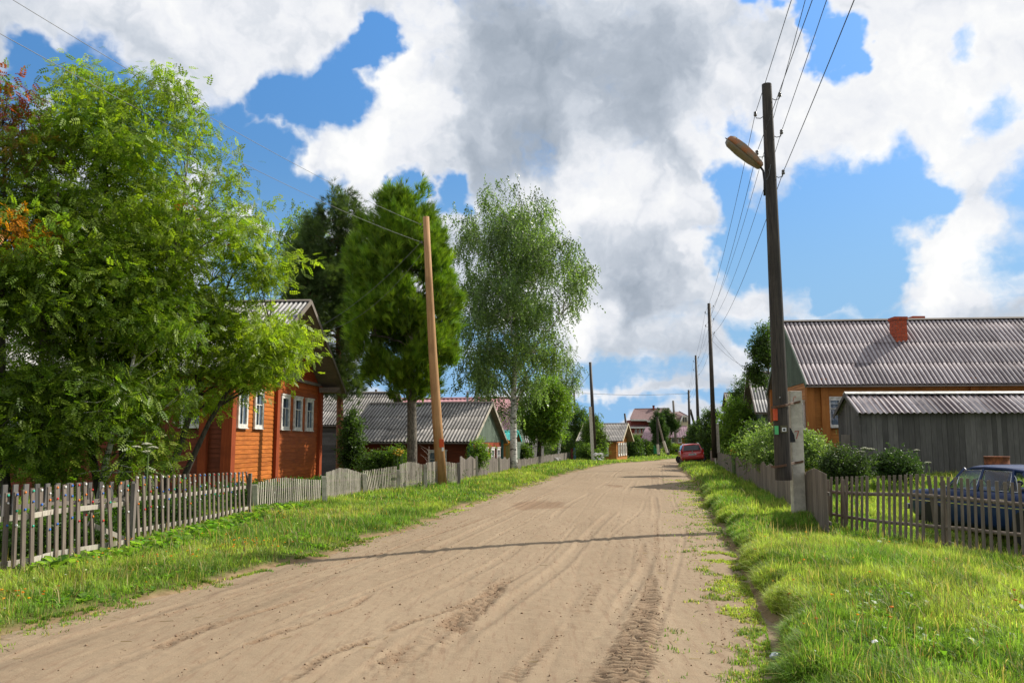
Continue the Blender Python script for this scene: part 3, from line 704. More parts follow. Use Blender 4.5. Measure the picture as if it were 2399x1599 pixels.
tag(flowers('white_wildflowers', 1, [(2,16,12,40, lambda x, y: inR(x, y)*.2, 700), (-6,6,20,60, lambda x, y: inL(x, y)*.4, 350), (-8,-3.5,8,16, lambda x, y: inL(x, y)*.3, 200)], .016, [(.6,.62,.55),(.55,.56,.5)], .14), kind='stuff')
# dry twigs and straw on the sand
n = 900; tx = rng.rand(n)*9-5; ty = 5+rng.rand(n)**1.5*14; k = (tx > XL(ty)) & (tx < XR(ty)); e = np.minimum(tx-XL(ty), XR(ty)-tx); k &= rng.rand(n) < np.exp(-e/.5)+.04; tx, ty = tx[k], ty[k]; m = len(tx)
a = rng.rand(m)*3.14; L = .02+.06*rng.rand(m); tz = road_h(tx, ty)+.006
c, s = np.cos(a), np.sin(a); ww = .0022
V = np.stack([np.stack([tx-c*L+s*ww, ty-s*L-c*ww, tz], -1), np.stack([tx+c*L+s*ww, ty+s*L-c*ww, tz], -1), np.stack([tx+c*L-s*ww, ty+s*L+c*ww, tz+.004], -1), np.stack([tx-c*L-s*ww, ty-s*L+c*ww, tz+.004], -1)], 1).reshape(-1, 3)
tag(np_mesh('dry_straw', V, np.arange(m*4).reshape(-1, 4), M['grass'], col=np.tile(np.array([.22,.16,.08]), (m*4, 1))), kind='stuff')
# clods and pebbles
n = 150000; cx_ = rng.rand(n)*9-5; cy_ = 4.8+rng.rand(n)**1.3*16; k = (cx_ > XL(cy_)-.1) & (cx_ < XR(cy_)+.1); cx_, cy_ = cx_[k], cy_[k]
zz, ww_ = road_z(cx_, cy_); k = rng.rand(len(cx_)) < np.clip(ww_**2*.7+.012, 0, 1); cx_, cy_, zz = cx_[k], cy_[k], zz[k]; m = len(cx_)
oc = np.array([[1,0,0],[0,1,0],[-1,0,0],[0,-1,0],[0,0,1],[0,0,-1]], float); of = np.array([[0,1,4],[1,2,4],[2,3,4],[3,0,4],[1,0,5],[2,1,5],[3,2,5],[0,3,5]])
V = (np.stack([cx_, cy_, zz+.003], -1)[:, None]+oc[None]*(.5+rng.rand(m, 6, 1))*(.0035+.011*rng.rand(m, 1, 1)**4)).reshape(-1, 3)
F = (np.arange(m)[:, None, None]*6+of[None]).reshape(-1, 3)
tag(np_mesh('clods', V, F, simple('clod_earth', (.34,.235,.15), (.22,.14,.085), 20, .95, .3), smooth=False), kind='stuff')
# ------------------------------------------------------------ building helpers
def siding(mb, p0, p1, z0, z1, n, pitch=.15, clip=None):
    p0, p1, n = Vector(p0), Vector(p1), Vector(n); d = p1-p0; z = z0; k = 0
    while z < z1-.01:
        zt = min(z+pitch, z1); a0, a1 = (0, 1); b0, b1 = (0, 1)
        if clip: a0, a1 = clip(z); b0, b1 = clip(zt)
        if b1 > b0 or a1 > a0:
            lo0, lo1 = p0+d*a0+n*.028, p0+d*a1+n*.028; hi0, hi1 = p0+d*b0+n*.008, p0+d*b1+n*.008
            V = [Vector((lo0.x, lo0.y, z)), Vector((lo1.x, lo1.y, z)), Vector((hi1.x, hi1.y, zt)), Vector((hi0.x, hi0.y, zt))]
            V += [Vector((lo0.x-n.x*.03, lo0.y-n.y*.03, z)), Vector((lo1.x-n.x*.03, lo1.y-n.y*.03, z)), Vector((hi1.x-n.x*.03, hi1.y-n.y*.03, zt)), Vector((hi0.x-n.x*.03, hi0.y-n.y*.03, zt))]
            mb.add(V, [(0,1,2,3), (4,7,6,5), (0,4,5,1), (3,2,6,7), (0,3,7,4), (1,5,6,2)])
        z = zt; k += 1
def corr(mb_rows, A, B, C, D_, pitch=.18, amp=.028, row=1.6, over=.0):
    """A->B eave, D->C ridge; returns V, F, UV of a corrugated slope built of overlapping rows"""
    A, B, C, D_ = map(Vector, (A, B, C, D_)); L = (B-A).length; S = (D_-A).length; nrm = (B-A).cross(D_-A).normalized()
    nu = max(8, int(L/pitch*6)); us = np.linspace(0, L, nu+1); V = []; UV = []; F = []
    nr = max(1, int(math.ceil(S/row))); rr = random.Random(int(L*100+S*10))
    a = np.array(A); eu = np.array((B-A)/L); ev = np.array((D_-A)/S); nn = np.array(nrm); b = 0
    for r in range(nr):
        v0, v1 = r*row-(.06 if r else 0), min((r+1)*row, S)
        for v, lift in ((v0, .016 if r else .008), (v0+.01, .016 if r else .008), ((v0+v1)/2, .008), (v1, .0)):
            jit = .006*np.sin(np.floor(us/1.08)*12.9+r*3.1)
            V.append(a+eu*us[:, None]+ev*(v+jit*(2 if v < v0+.02 else 0))[:, None]+nn*(amp*np.sin(us*2*math.pi/pitch)+lift)[:, None])
            UV.append(np.stack([us, np.full(nu+1, v)], -1))
        for q in range(3):
            i = b+q*(nu+1)+np.arange(nu); F.append(np.stack([i, i+1, i+nu+2, i+nu+1], -1))
        b += 4*(nu+1)
    return np.concatenate(V), np.concatenate(F), np.concatenate(UV)
def roof_mesh(name, slopes, mat, parent, pitch=.18, amp=.028, row=1.6, solid=.012):
    V, F, U = [], [], []; b = 0
    for s in slopes:
        v, f, u = corr(None, *s, pitch=pitch, amp=amp, row=row); V.append(v); F.append(f+b); U.append(u); b += len(v)
    o = np_mesh(name, np.concatenate(V), np.concatenate(F), mat, parent, uv=np.concatenate(U), smooth=True)
    so_ = o.modifiers.new('solid', 'SOLIDIFY'); so_.thickness = solid; so_.offset = -1
    return o
def window(root, c, r, n, w_, h_, frame='white_paint', fw=.085, dep=.07, style='izba', curtain=True):
    """c: centre bottom on the wall face, r: right vector, n: outward normal"""
    c, r, n = Vector(c), Vector(r).normalized(), Vector(n).normalized(); up = Vector((0, 0, 1)); c = c+n*.03
    f = MB(); a = c-r*w_/2
    f.obox(a, r*fw, n*dep, up*h_); f.obox(a+r*(w_-fw), r*fw, n*dep, up*h_)
    f.obox(a+r*fw, r*(w_-2*fw), n*dep, up*fw); f.obox(a+r*fw+up*(h_-fw), r*(w_-2*fw), n*dep, up*fw)
    f.obox(a-r*.03-up*.03, r*(w_+.06), n*(dep+.03), up*.03)
    if style != 'plain': f.obox(a-r*.04+up*h_, r*(w_+.08), n*(dep+.03), up*.05)
    fo = f.build('window', M[frame], root, bevel=0)
    iw, ih = w_-2*fw, h_-2*fw; b = a+r*fw+up*fw
    q = MB(); q.obox(b+n*.012, r*iw, n*.006, up*ih); q.build('pane', M['dark_glass'] if not curtain else M['glass'], fo)
    if curtain:
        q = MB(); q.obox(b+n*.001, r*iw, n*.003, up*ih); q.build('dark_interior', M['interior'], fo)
        for s in (0, 1):
            q = MB(); cw = iw*(.36+.05*random.random()); rows = []
            for zz in (0., 1.):
                rows.append([b+r*((0 if s == 0 else iw-cw)+cw*t/9)+n*(.0065+.0035*math.sin(t*2.4))+up*(ih*zz) for t in range(10)])
            q.grid(rows).build('curtain', M['curtain'], fo)
    m_ = MB(); t = .035
    m_.obox(b+n*.02+up*ih*.64, r*iw, n*.025, up*t); m_.obox(b+n*.022+r*(iw/2-t/2), r*t, n*.025, up*ih*.64)
    if style == 'cross': m_.obox(b+n*.022+r*(iw/2-t/2)+up*(ih*.64+t), r*t, n*.025, up*(ih*.36-t))
    m_.build('sash', M[frame], fo)
    return fo
def ridge_cap(mb, a, b, w_=.16, s=.5):
    a, b = Vector(a), Vector(b); d = (b-a).normalized(); sd = Vector((-d.y, d.x, 0)).normalized()
    for q in (1, -1):
        mb.obox(a+Vector((0, 0, .055)), b-a, sd*q*w_-Vector((0, 0, w_*s)), Vector((0, 0, .02)))
def house(name, label, origin, rot, L, Wd, hw, hr, wx, wy, roofm, og=.5, oe=.5, pitch=.18, amp=.028, row=1.6, zb=-1.2, sidings=True, gx0=None, gx1=None, board='wood_pale', cat='house', y1=True, group=None, ridge='wood_grey_x', solid=.012):
    root = thing(name, label, cat, origin, group, rot=rot)
    m = MB(); m.box(.0, L, .0, Wd, zb, hw); core = m
    sl_ = (hr-hw)/(Wd/2)
    m.prism([(0.002, 0, hw), (0.002, Wd, hw), (0.002, Wd/2, hr-.02)], (L-.004, 0, 0)); m.build('wall', M[wy], root, fixn=True)
    if sidings:
        m = MB(); siding(m, (0, 0, 0), (L, 0, 0), zb*.0-.4, hw, (0, -1, 0)); m.build('wall', M[wx], root)
        clipf = lambda z: (max(0, (z-hw)/(hr-hw)*.5), 1-max(0, (z-hw)/(hr-hw)*.5))
        for x, n, g in ((0, -1, gx0), (L, 1, gx1)):
            m = MB(); siding(m, (x, 0, 0), (x, Wd, 0), -.4, hw if g else hr-.05, (n, 0, 0), clip=clipf); m.build('wall', M[wy], root)
            if g:
                m = MB(); k = int(Wd/.14)
                for i in range(k):
                    y0_ = i*Wd/k; y1_ = (i+1)*Wd/k-.012; ht = min(min(y0_, y1_), Wd-max(y0_, y1_)); ht = max(ht, 0)*sl_
                    if ht > .05: m.box(x+(.0 if n > 0 else -.05), x+(.05 if n > 0 else 0), y0_, y1_, hw-.15, hw+ht-.02)
                m.build('gable', M[g], root)
    e0, e1 = hw-oe*sl_, hw-oe*sl_
    A, B = (-og, -oe, e0+.08), (L+og, -oe, e0+.08); C, Dd = (L+og, Wd/2, hr+.08), (-og, Wd/2, hr+.08)
    A2, B2 = (L+og, Wd+oe, e1+.08), (-og, Wd+oe, e1+.08)
    rf = roof_mesh('roof', [(A, B, C, Dd), (A2, B2, Dd, C)], M[roofm], root, pitch, amp, row, solid)
    m = MB(); m.prism([(-og+.03, -oe+.03, e0+.03), (-og+.03, Wd/2, hr+.03), (-og+.03, Wd+oe-.03, e1+.03), (-og+.03, Wd+oe-.03, e1-.02), (-og+.03, Wd/2, hr-.03), (-og+.03, -oe+.03, e0-.02)], (L+2*og-.06, 0, 0)); m.build('soffit', M['wood_grey_x'], rf, fixn=True)
    m = MB(); ridge_cap(m, (-og, Wd/2, hr+.07), (L+og, Wd/2, hr+.07)); m.build('ridge_cap', M[ridge], rf)
    for x in (-og-.03, L+og):
        m = MB(); m.beam((x+.015, -oe-.02, e0+.02), (x+.015, Wd/2, hr+.045), .17, .03, (0, 0, 1)); m.beam((x+.015, Wd+oe+.02, e0+.02), (x+.0155, Wd/2, hr+.045), .17, .03, (0, 0, 1)); m.build('bargeboard', M[board], root)
    return root
def corner(root, x, y, w_, z0, z1, mat):
    m = MB(); m.box(x-w_/2, x+w_/2, y-w_/2, y+w_/2, z0, z1); return m.build('corner_board', M[mat], root)
X_, Y_ = Vector((1, 0, 0)), Vector((0, 1, 0))
random.seed(3)
# ---- H1 red-brown house with orange gable facade
W1 = 10.0; a1 = -math.atan(.05); A1 = Vector((-9.05, 26.5, 0)); L1 = 17.
ex = Vector((math.cos(a1), math.sin(a1), 0)); ey = Vector((-math.sin(a1), math.cos(a1), 0))
zE = Zat(868, 26.2)+.28; zR = Zat(705, 31.3)-.05
h1 = house('log_house', 'big red-brown plank house with orange gable front, behind the rowan trees', A1-ex*L1, a1, L1, W1, zE, zR, 'siding_red', 'siding_red_y', 'slate_pale', og=1.05, oe=.65, zb=-.6, board='wood_grey')
m = MB(); siding(m, (L1+.032, .2, 0), (L1+.032, 4.15, 0), -.3, zE-.12, (1, 0, 0)); m.build('front_panel', M['siding_orange_y'], h1)
m = MB(); siding(m, (L1+.032, 4.45, 0), (L1+.032, W1-.2, 0), -.3, zE-.12, (1, 0, 0)); m.build('front_panel', M['siding_rust_y'], h1)
for (x, y, w_) in ((L1+.01, .02, .34), (L1-.75, -.06, .26), (L1+.03, 4.3, .3), (L1+.01, W1-.02, .36)): corner(h1, x, y, w_, -.3, zE-.1, 'trim_red')
m = MB(); m.box(L1+.05, L1+.13, -.1, W1+.1, zE-.12, zE+.0); m.build('trim_band', M['wood_grey'], h1)
m = MB(); m.box(L1+.13, L1+.9, W1-.3, W1+.62, zE-.38, zE-.28); m.box(L1+.1, L1+1., W1-.25, W1-.1, zE-.28, zE-.15); m.build('eave_bracket', M['wood_brown'], h1)
m = MB()
for i in range(22):
    y0_ = W1/2-2.2+i*.2; ht = min(y0_-0, W1-y0_-.18)*(zR-zE)/(W1/2)-.5
    if ht > .3: m.box(L1+.05, L1+.10, y0_, y0_+.185, zE, zE+min(ht, 1.5))
m.build('gable_planking', M['wood_brown'], h1)
zt1, zb1 = Zat(908, 27.2), Zat(1001, 27.2)
for px in (566, 604, 666, 696, 723):
    # intersection of the ray with the facade plane
    r = ray(px, 950); F0 = A1+ex*.05
    t = (F0.dot(ex))/(Vector((r[0], r[1], 0)).dot(ex)); q = Vector((r[0]*t, r[1]*t, 0)); yl = (q-A1).dot(ey)
    window(h1, (L1+.03, yl, zb1), Y_, X_, .86 if px < 640 else 1.0, zt1-zb1, fw=.12)
for px in (20, 105, 330, 447):
    yy_ = 26.2; q = P(px, 960, yy_); xl_ = (q-A1).dot(ex)+L1
    window(h1, (xl_, -.03, zb1), X_, -Y_, .9, zt1-zb1, fw=.12)
# ---- H2 low red-brown cottage with grey roof and green posts
def put(name, label, cpx, Y, rot, L, Wd, ze, zr, *a, end='x1', zg=0, **k):
    """origin so that the near street corner shows at cpx"""
    c = Vector(((cpx-CX)/FPX*Y, Y, zg)); e_ = Vector((math.cos(rot), math.sin(rot), 0))
    return house(name, label, c-e_*L if end == 'x1' else c, rot, L, Wd, ze-zg, zr-zg, *a, **k)
h2 = put('cottage', 'low red-brown cottage with mossy grey corrugated roof and green corner posts, behind the cedar', 1102, 41.5, R(-10), 6.4, 8.2, Zat(1028, 41), Zat(946, 45.6), 'siding_red', 'siding_red_y', 'slate', og=.32, oe=.45, zg=-.8, gx1='green_board', board='wood_pale', zb=-.2)
zg2 = -.8
for (x, y) in ((6.42, -.02), (6.42, 8.2), (2.9, -.03), (0, -.02)): corner(h2, x, y, .24 if x > 6 else .16, 0, Zat(1028, 41)+.8, 'green_post')
window(h2, (4.75, -.03, .95), X_, -Y_, .95, 1.15, fw=.1, style='cross'); window(h2, (1.2, -.03, 1.0), X_, -Y_, .7, .6, fw=.09, style='cross')
for y in (1.3, 3.4, 5.2, 6.9): window(h2, (6.43, y, 1.0), Y_, X_, .95, 1.2, fw=.13, style='cross')
# ---- grey barn behind, pink roofed house, turquoise roofed shed, small grey outbuilding
q = put('barn', 'dark grey barn with rusty grey gable roof, between the pine trunk and the low cottage', 884, 50, R(-12), 5.0, 5.5, Zat(988, 49.5), Zat(922, 53), 'wood_shed', 'wood_shed', 'slate', og=.35, oe=.35, zg=-.9, board='wood_grey', cat='barn')
h3 = put('house', 'house with pale pink metal roof and two stove pipes, rising behind the low cottage', 1180, 62, R(-10), 9.5, 10, Zat(1008, 61.5), Zat(933, 67), 'green_board', 'green_board', 'pink_roof', og=.5, oe=.5, pitch=.35, amp=.02, row=9, zg=-.9, board='white_paint', ridge='pink_roof')
for px in (1095, 1114):
    p = P(px, 933, 66.0); m = MB(); m.tube([p-Vector((0, 0, .4)), p+Vector((0, 0, .55))], .09, 10); m.tube([p+Vector((0, 0, .62)), p+Vector((0, 0, .66))], [.15, .02], 10)
    o = m.build('stove_pipe', M['grey_metal'], None); o.parent = h3; o.matrix_parent_inverse = (Matrix.Translation(h3.location) @ Matrix.Rotation(h3.rotation_euler.z, 4, 'Z')).inverted()
h3b = put('shed', 'shed with a turquoise metal roof, below the pink roofed house beside the birch trunk', 1197, 57, R(-8), 3.2, 3, Zat(1030, 57), Zat(1012, 58.5), 'siding_ochre', 'siding_ochre_y', 'turquoise', og=.3, oe=.3, pitch=.3, amp=.015, row=9, zg=-.9, board='turquoise', cat='shed', ridge='turquoise')
h4 = put('shed', 'small grey shed with striped slate roof, between the birch trunk and the round maple', 1246, 74, R(-14), 3.4, 5, Zat(1034, 66), Zat(1001, 68), 'wood_shed', 'wood_shed', 'slate_pale', og=.2, oe=.3, zg=-.9, cat='shed')
# ---- H5 yellow-orange house down the street
h5 = put('house', 'orange house with grey slate roof at the end of the street', 1442, 92, R(-16), 3.6, 8, Zat(1029, 91.5), Zat(993, 96), 'siding_ochre', 'siding_ochre_y', 'slate', og=.8, oe=.5, zg=-.75, board='cream')
window(h5, (2.2, -.03, .95), X_, -Y_, 1.1, 1.4, fw=.2, style='cross', curtain=False)
for y in (1.2, 3.0, 4.8, 6.6): window(h5, (3.63, y, .95), Y_, X_, 1.0, 1.4, fw=.2, style='cross', curtain=False)
# ---- H7, H8
h8 = put('cottage', 'small yellow cottage with pale purple metal roof and two white windows, behind the red car', 1605, 172, R(-7), 3.8, 7, Zat(1022, 171.5), Zat(998, 175), 'siding_ochre', 'siding_ochre_y', 'purple_roof', og=.5, oe=.4, pitch=.5, amp=.02, row=9, zg=.5, board='cream', ridge='purple_roof')
m = MB(); siding(m, (3.84, .3, 0), (3.84, 6.8, 0), 0, 2.7, (1, 0, 0)); m.build('front_panel', M['yellow'], h8)
window(h8, (1.1, -.03, 1.0), X_, -Y_, .8, 1.05, fw=.15, curtain=False); window(h8, (2.45, -.03, 1.0), X_, -Y_, .8, 1.05, fw=.15, curtain=False)
for y in (1.5, 3.5, 5.5): window(h8, (3.88, y, .75), Y_, X_, 1.0, 1.4, fw=.2, curtain=False)
# barn with mansard purple roof
b7 = thing('barn', 'barn with streaky purple mansard roof, half hidden by the dark pines', 'barn', (0, 118, -.9))
def pt(px, py, Y): return P(px, py, Y)
m = MB(); bl, br = pt(1502, 1035, 166), pt(1560, 1035, 166); m.box(bl.x, br.x, 166.3, 172, -1.5, Zat(1033, 166)); m.build('wall', M['wood_shed'], b7)
m = MB(); k0 = [pt(1500, 1034, 166), pt(1508, 1012, 167.5), pt(1513, 1001, 169.5), pt(1512, 1012, 172), pt(1506, 1034, 174)]
k1 = [p+Vector((5.5, 0, 0)) for p in k0]; m.grid([k0, k1]); m.build('roof', M['purple_roof'], b7, solid=.08)
# ---- H6 big brick house
b6 = thing('brick_house', 'large dark red brick house with steep brown roofs, far down the street', 'house', (0, 150, -1))
Y6 = 188.
def bx(mb, px0, px1, py0, py1, Ya, Yb):
    a, b = P(px0, py1, Ya), P(px1, py0, Ya); mb.box(a.x, b.x, Ya, Yb, a.z, b.z)
m = MB(); bx(m, 1470, 1560, 1002, 1016, Y6, Y6+10); bx(m, 1478, 1560, 983, 1001, Y6+1.5, Y6+10); bx(m, 1472, 1600, 1020, 1062, Y6+.2, Y6+10); m.build('wall', M['brick_wall'], b6)
m = MB(); bx(m, 1469, 1562, 1014, 1018.5, Y6-.15, Y6+8); m.build('band', M['beige'], b6)
m = MB(); bx(m, 1569, 1617, 975, 1062, Y6+4, Y6+11); m.build('wall', M['cream'], b6)
def slab(pts, t=.25): 
    mm = MB(); P0 = [Vector(p) for p in pts]; nrm = (P0[1]-P0[0]).cross(P0[2]-P0[0]).normalized()
    if nrm.y > 0: nrm = -nrm
    mm.prism(P0, -nrm*t); return mm
p6 = lambda px, py, dy: P(px, py, Y6+dy)
rf = slab([p6(1477, 981, 0), p6(1487, 958, 5), p6(1568, 956.5, 5), p6(1590, 990, 0), p6(1545, 988, -.5), p6(1517, 985, 0)]).build('roof', M['brown_tile'], b6, fixn=True)
slab([p6(1477, 981, .2), p6(1487, 958, 5), p6(1480, 981, 10)], .2).build('roof', M['brown_tile'], b6, fixn=True)
slab([p6(1487, 958, 5), p6(1568, 956.5, 5), p6(1580, 981, 10), p6(1480, 981, 10)], .2).build('roof', M['brown_tile'], b6, fixn=True)
slab([p6(1520, 985, -.8), p6(1534, 964, 2.5), p6(1568, 957, 4.8), p6(1592, 990, -.8)]).build('roof', M['brown_tile'], b6, fixn=True)
slab([p6(1466, 1001, -.6), p6(1495, 990, 3), p6(1550, 990, 3), p6(1562, 1001, -.6)]).build('porch_roof', M['brown_tile'], b6, fixn=True)
m = MB(); 
for (a, b, c, d) in ((1466, 1001, 1562, 1001), (1478, 983.5, 1516, 983.5), (1516, 986, 1550, 990)):
    m.beam(p6(a, b, -.75), p6(c, d, -.75), .32, .12, (0, 0, 1))
m.beam(p6(1568, 957, 4.6), p6(1561, 973, 3), .3, .12, (0, 0, 1)); m.build('fascia', M['white_paint'], b6)
rf2 = slab([p6(1562, 992, 3), p6(1572, 965, 6), p6(1590, 963.5, 7), p6(1600, 973.5, 4), p6(1592, 996, 3)]).build('roof', M['brown_tile'], b6, fixn=True)
slab([p6(1590, 963.5, 7), p6(1610, 974, 4), p6(1600, 973.5, 4)], .2).build('roof', M['brown_tile'], b6, fixn=True)
slab([p6(1590, 963.5, 7), p6(1618, 1000, 11), p6(1610, 974, 4)], .2).build('roof', M['brown_tile'], b6, fixn=True)
m = MB(); m.beam(p6(1592, 994, 2.6), p6(1600, 973.5, 3.7), .35, .12); m.beam(p6(1600, 973.5, 3.7), p6(1609, 975, 3.7), .35, .12); m.beam(p6(1609, 975, 3.7), p6(1617, 996, 3.7), .35, .12); m.build('fascia', M['white_paint'], b6)
for px in (1602, 1607):
    m = MB(); bx(m, px-1.2, px+1.2, 977, 988, Y6+3.85, Y6+3.95); m.build('window', M['dark_glass'], b6)
for px in (1490, 1499, 1508):
    f = MB(); bx(f, px-2.4, px+2.4, 1004.5, 1013.5, Y6-.15, Y6-.03); fo = f.build('window', M['white_paint'], b6)
    f = MB(); bx(f, px-1.2, px+1.2, 1006, 1012.5, Y6-.19, Y6-.15); f.build('pane', M['dark_glass'], fo)
m = MB(); bx(m, 1530, 1533.5, 950, 962, Y6+4.5, Y6+5.2); m.build('chimney', M['brick_wall'], rf)
m = MB(); bx(m, 1529.5, 1534, 949, 950.5, Y6+4.4, Y6+5.3); m.build('chimney', M['black'], rf)
m = MB(); m.tube([p6(1541, 958, 5), p6(1541, 953.5, 5)], .12); m.tube([p6(1544.5, 958, 5), p6(1544.5, 955, 5)], .2); m.build('roof_vent', M['black'], rf)
# ---- right side: H9 orange house
a9 = R(-6); Y9 = 33.6; ze9, zr9 = Zat(897, 33.1), Zat(757, 37.1); zg9 = .3
h9 = put('house', 'orange-brown plank house with long slate roof and brick chimneys, behind the shed', 1897, Y9, a9, 17.4, 7.0, ze9+.25, zr9, 'siding_ochre', 'siding_ochre_y', 'slate_warm', og=.25, oe=.5, zg=zg9, end='x0', gx0='green_board', board='green_board', zb=-.6)
Z = lambda py, Y=Y9: Zat(py, Y)-zg9
for (x, y, w_) in ((-.01, -.01, .3), (.55, -.04, .3), (6.3, -.03, .3), (-.02, 7.0, .3)): corner(h9, x, y, w_, -.4, ze9+.2-zg9, 'trim_ochre')
window(h9, (1.12, -.03, Z(1000)), X_, -Y_, .92, Z(932)-Z(1000), fw=.1, style='cross')
for y in (1.1, 2.4, 4.3, 5.6): window(h9, (-.03, y, Z(1003)), Y_, -X_, .95, Z(935)-Z(1000), fw=.12, style='cross')
def inlocal(root, mb, name, mat, **k):
    o = mb.build(name, mat, None, **k); o.parent = root
    o.matrix_parent_inverse = (Matrix.Translation(root.location) @ Matrix.Rotation(root.rotation_euler.z, 4, 'Z')).inverted(); return o
c = P(2107, 757, 35.3); m = MB(); cz = zr9
m.box(c.x-.25, c.x+.25, 35.15, 35.7, zr9-2.2, Zat(750, 35.4)); m.box(c.x-.285, c.x+.285, 35.11, 35.74, Zat(750, 35.4), Zat(745, 35.4)+.03); inlocal(h9, m, 'chimney', M['brick'])
c = P(2151, 752, 37.3); m = MB(); m.box(c.x-.28, c.x+.28, 37.2, 37.8, zr9-1, Zat(740, 37.2)); inlocal(h9, m, 'chimney', M['brick'])
m = MB(); c = P(2147, 880, 33.9); m.box(c.x-.12, c.x+.12, 33.8, 33.95, c.z+.03, c.z+.12); m.box(c.x+.3, c.x+.42, 34.5, 34.6, c.z+.38, c.z+.46); inlocal(h9, m, 'loose_brick', M['brick'])
# extension with a slightly lower ridge
e9 = Vector((math.cos(a9), math.sin(a9), 0)); o9 = h9.location+e9*7.75
# ---- H12 plank shed in front
a12 = R(-3); Y12 = 28.2; zg12 = .3
s12 = thing('shed', 'weathered grey plank shed with corrugated slate roof, in front of the orange-brown house', 'shed', Vector(((2014-CX)/FPX*Y12, Y12, zg12)), rot=a12)
ze12, zr12 = Zat(962, Y12)-zg12, Zat(927, Y12+1.)-zg12; Ls, Ws = 13.0, 2.0
m = MB(); rr = random.Random(4); x = 0
while x < Ls:
    w_ = .15+.05*rr.random(); m.box(x, min(x+w_-.008, Ls), -.03-.012*rr.random(), 0, -.5, ze12-.02); x += w_
m.build('plank_wall', M['wood_shed'], s12)
m = MB(); y = 0
while y < Ws:
    w_ = .16+.05*rr.random(); zt = ze12+(min(y, Ws-y-w_)/(Ws/2))*(zr12-ze12)-.05; m.box(-.06-.01*rr.random(), -.03, y, y+w_-.01, -.5, max(zt, ze12-.1)); y += w_
m.build('gable_wall', M['wood_shed'], s12)
m = MB(); m.box(-.03, Ls, 0.0, Ws, -.5, ze12-.05); m.prism([(-.02, .02, ze12-.05), (-.02, Ws-.02, ze12-.05), (-.02, Ws/2, zr12-.1)], (Ls, 0, 0)); m.build('frame', M['wood_shed'], s12, fixn=True)
m = MB(); m.box(-.09, -.07, .9, 1.8, .2, 1.7); dr = m.build('door', M['wood_grey'], s12)
m = MB(); m.box(-.11, -.09, 1.0, 1.1, .9, 1.0); m.build('handle', M['rust'], dr)
sl12 = (zr12-ze12)/(Ws/2); og = .18; oe = .26
rf = roof_mesh('roof', [((-og, -oe, ze12-oe*sl12+.06), (Ls, -oe, ze12-oe*sl12+.06), (Ls, Ws/2, zr12+.06), (-og, Ws/2, zr12+.06)), ((Ls, Ws+oe, ze12-oe*sl12+.06), (-og, Ws+oe, ze12-oe*sl12+.06), (-og, Ws/2, zr12+.06), (Ls, Ws/2, zr12+.06))], M['slate_warm'], s12, row=1.6, amp=.03, pitch=.2)
m = MB(); ridge_cap(m, (-og, Ws/2, zr12+.08), (Ls, Ws/2, zr12+.08), .15); m.build('ridge_cap', M['white_paint'], rf)
m = MB(); m.beam((-og, -oe, ze12-oe*sl12+.0), (-og, Ws/2, zr12+.02), .12, .03); m.beam((-og, Ws+oe, ze12-oe*sl12), (-og-.001, Ws/2, zr12+.02), .12, .03); m.build('bargeboard', M['wood_shed'], s12)
# ---- H10 and H11 further up on this side
h10 = put('house', 'grey-green house with narrow striped slate roof, between the orange-brown house and the street', 1786, 52, R(-10), 7, 7.5, Zat(958, 51.6), Zat(873, 55), 'green_board', 'green_board', 'slate_pale', og=.5, oe=.4, zg=0, end='x0', board='wood_brown', zb=-.5)
for y in (1.3, 3.2, 5.4): window(h10, (-.03, y, 1.2), Y_, -X_, 1.0, 1.5, fw=.14, curtain=False)
h11 = put('house', 'distant house showing only a striped grey gable roof above the hedge', 1716, 78, R(-10), 7, 7, Zat(952, 77.6), Zat(921, 81), 'green_board', 'green_board', 'slate', og=.5, oe=.4, zg=0, end='x0', board='wood_brown', zb=-.5)
# ------------------------------------------------------------ fences
def ztop(px, py, Y): return P(px, py, Y).z
rf_ = random.Random(8)
def picket(mb, b, t, w_, d, axis, pointed=0):
    """board from b to t, width along axis"""
    a = Vector(axis).normalized(); n = Vector((a.y, -a.x, 0)); b, t = Vector(b), Vector(t)
    if pointed == 0: mb.obox(b-a*w_/2-n*d/2, a*w_, n*d, t-b)
    else:
        u = t-b; k = w_*.8 if pointed == 1 else w_*1.3; un = u.normalized()
        pts = [b-a*w_/2, b+a*w_/2, t+a*w_/2-un*(k if pointed != 3 else 0), t+(Vector((0,0,0)) if pointed == 1 else (a*-w_/2 if pointed == 2 else a*w_/2)), t-a*w_/2-un*(k if pointed != 2 else 0)]
        if pointed == 2: pts = [b-a*w_/2, b+a*w_/2, t+a*w_/2-un*k, t-a*w_/2]
        if pointed == 3: pts = [b-a*w_/2, b+a*w_/2, t+a*w_/2, t-a*w_/2-un*k]
        mb.prism([p-n*d/2 for p in pts], n*d)
def capped(name, label, tops, bases, zt=0):
    bw = [G(x, y, .03) for x, y in bases]; tw = [P(tx, ty, q.y) for (tx, ty), q in zip(tops, bw)]
    ax = (bw[-1]-bw[0]).normalized(); n = Vector((ax.y, -ax.x, 0))
    f = thing(name, label, 'fence', bw[0]); NP = []
    for i, (b, t) in enumerate(zip(bw, tw)):
        m = MB(); g = H1(b.x, b.y); pt_ = 0
        if name == 'gate' and i in (17, 19): pt_ = 2
        if name == 'gate' and i in (18, 20): pt_ = 3
        picket(m, (b.x, b.y, g-.03), t, .068+.008*rf_.random(), .024, ax, pt_); m.build('picket', M['wood_brown'], f, bevel=.003)
        NP.append((b, t))
    return f, bw, tw, ax, n
t1 = [(17,402),(38,397),(57,383),(76,375),(95.5,370),(115,365),(132.6,355),(151,352),(167,343),(183,340),(199,335),(214,370),(239,350),(254,350),(281,330),(297,325)]
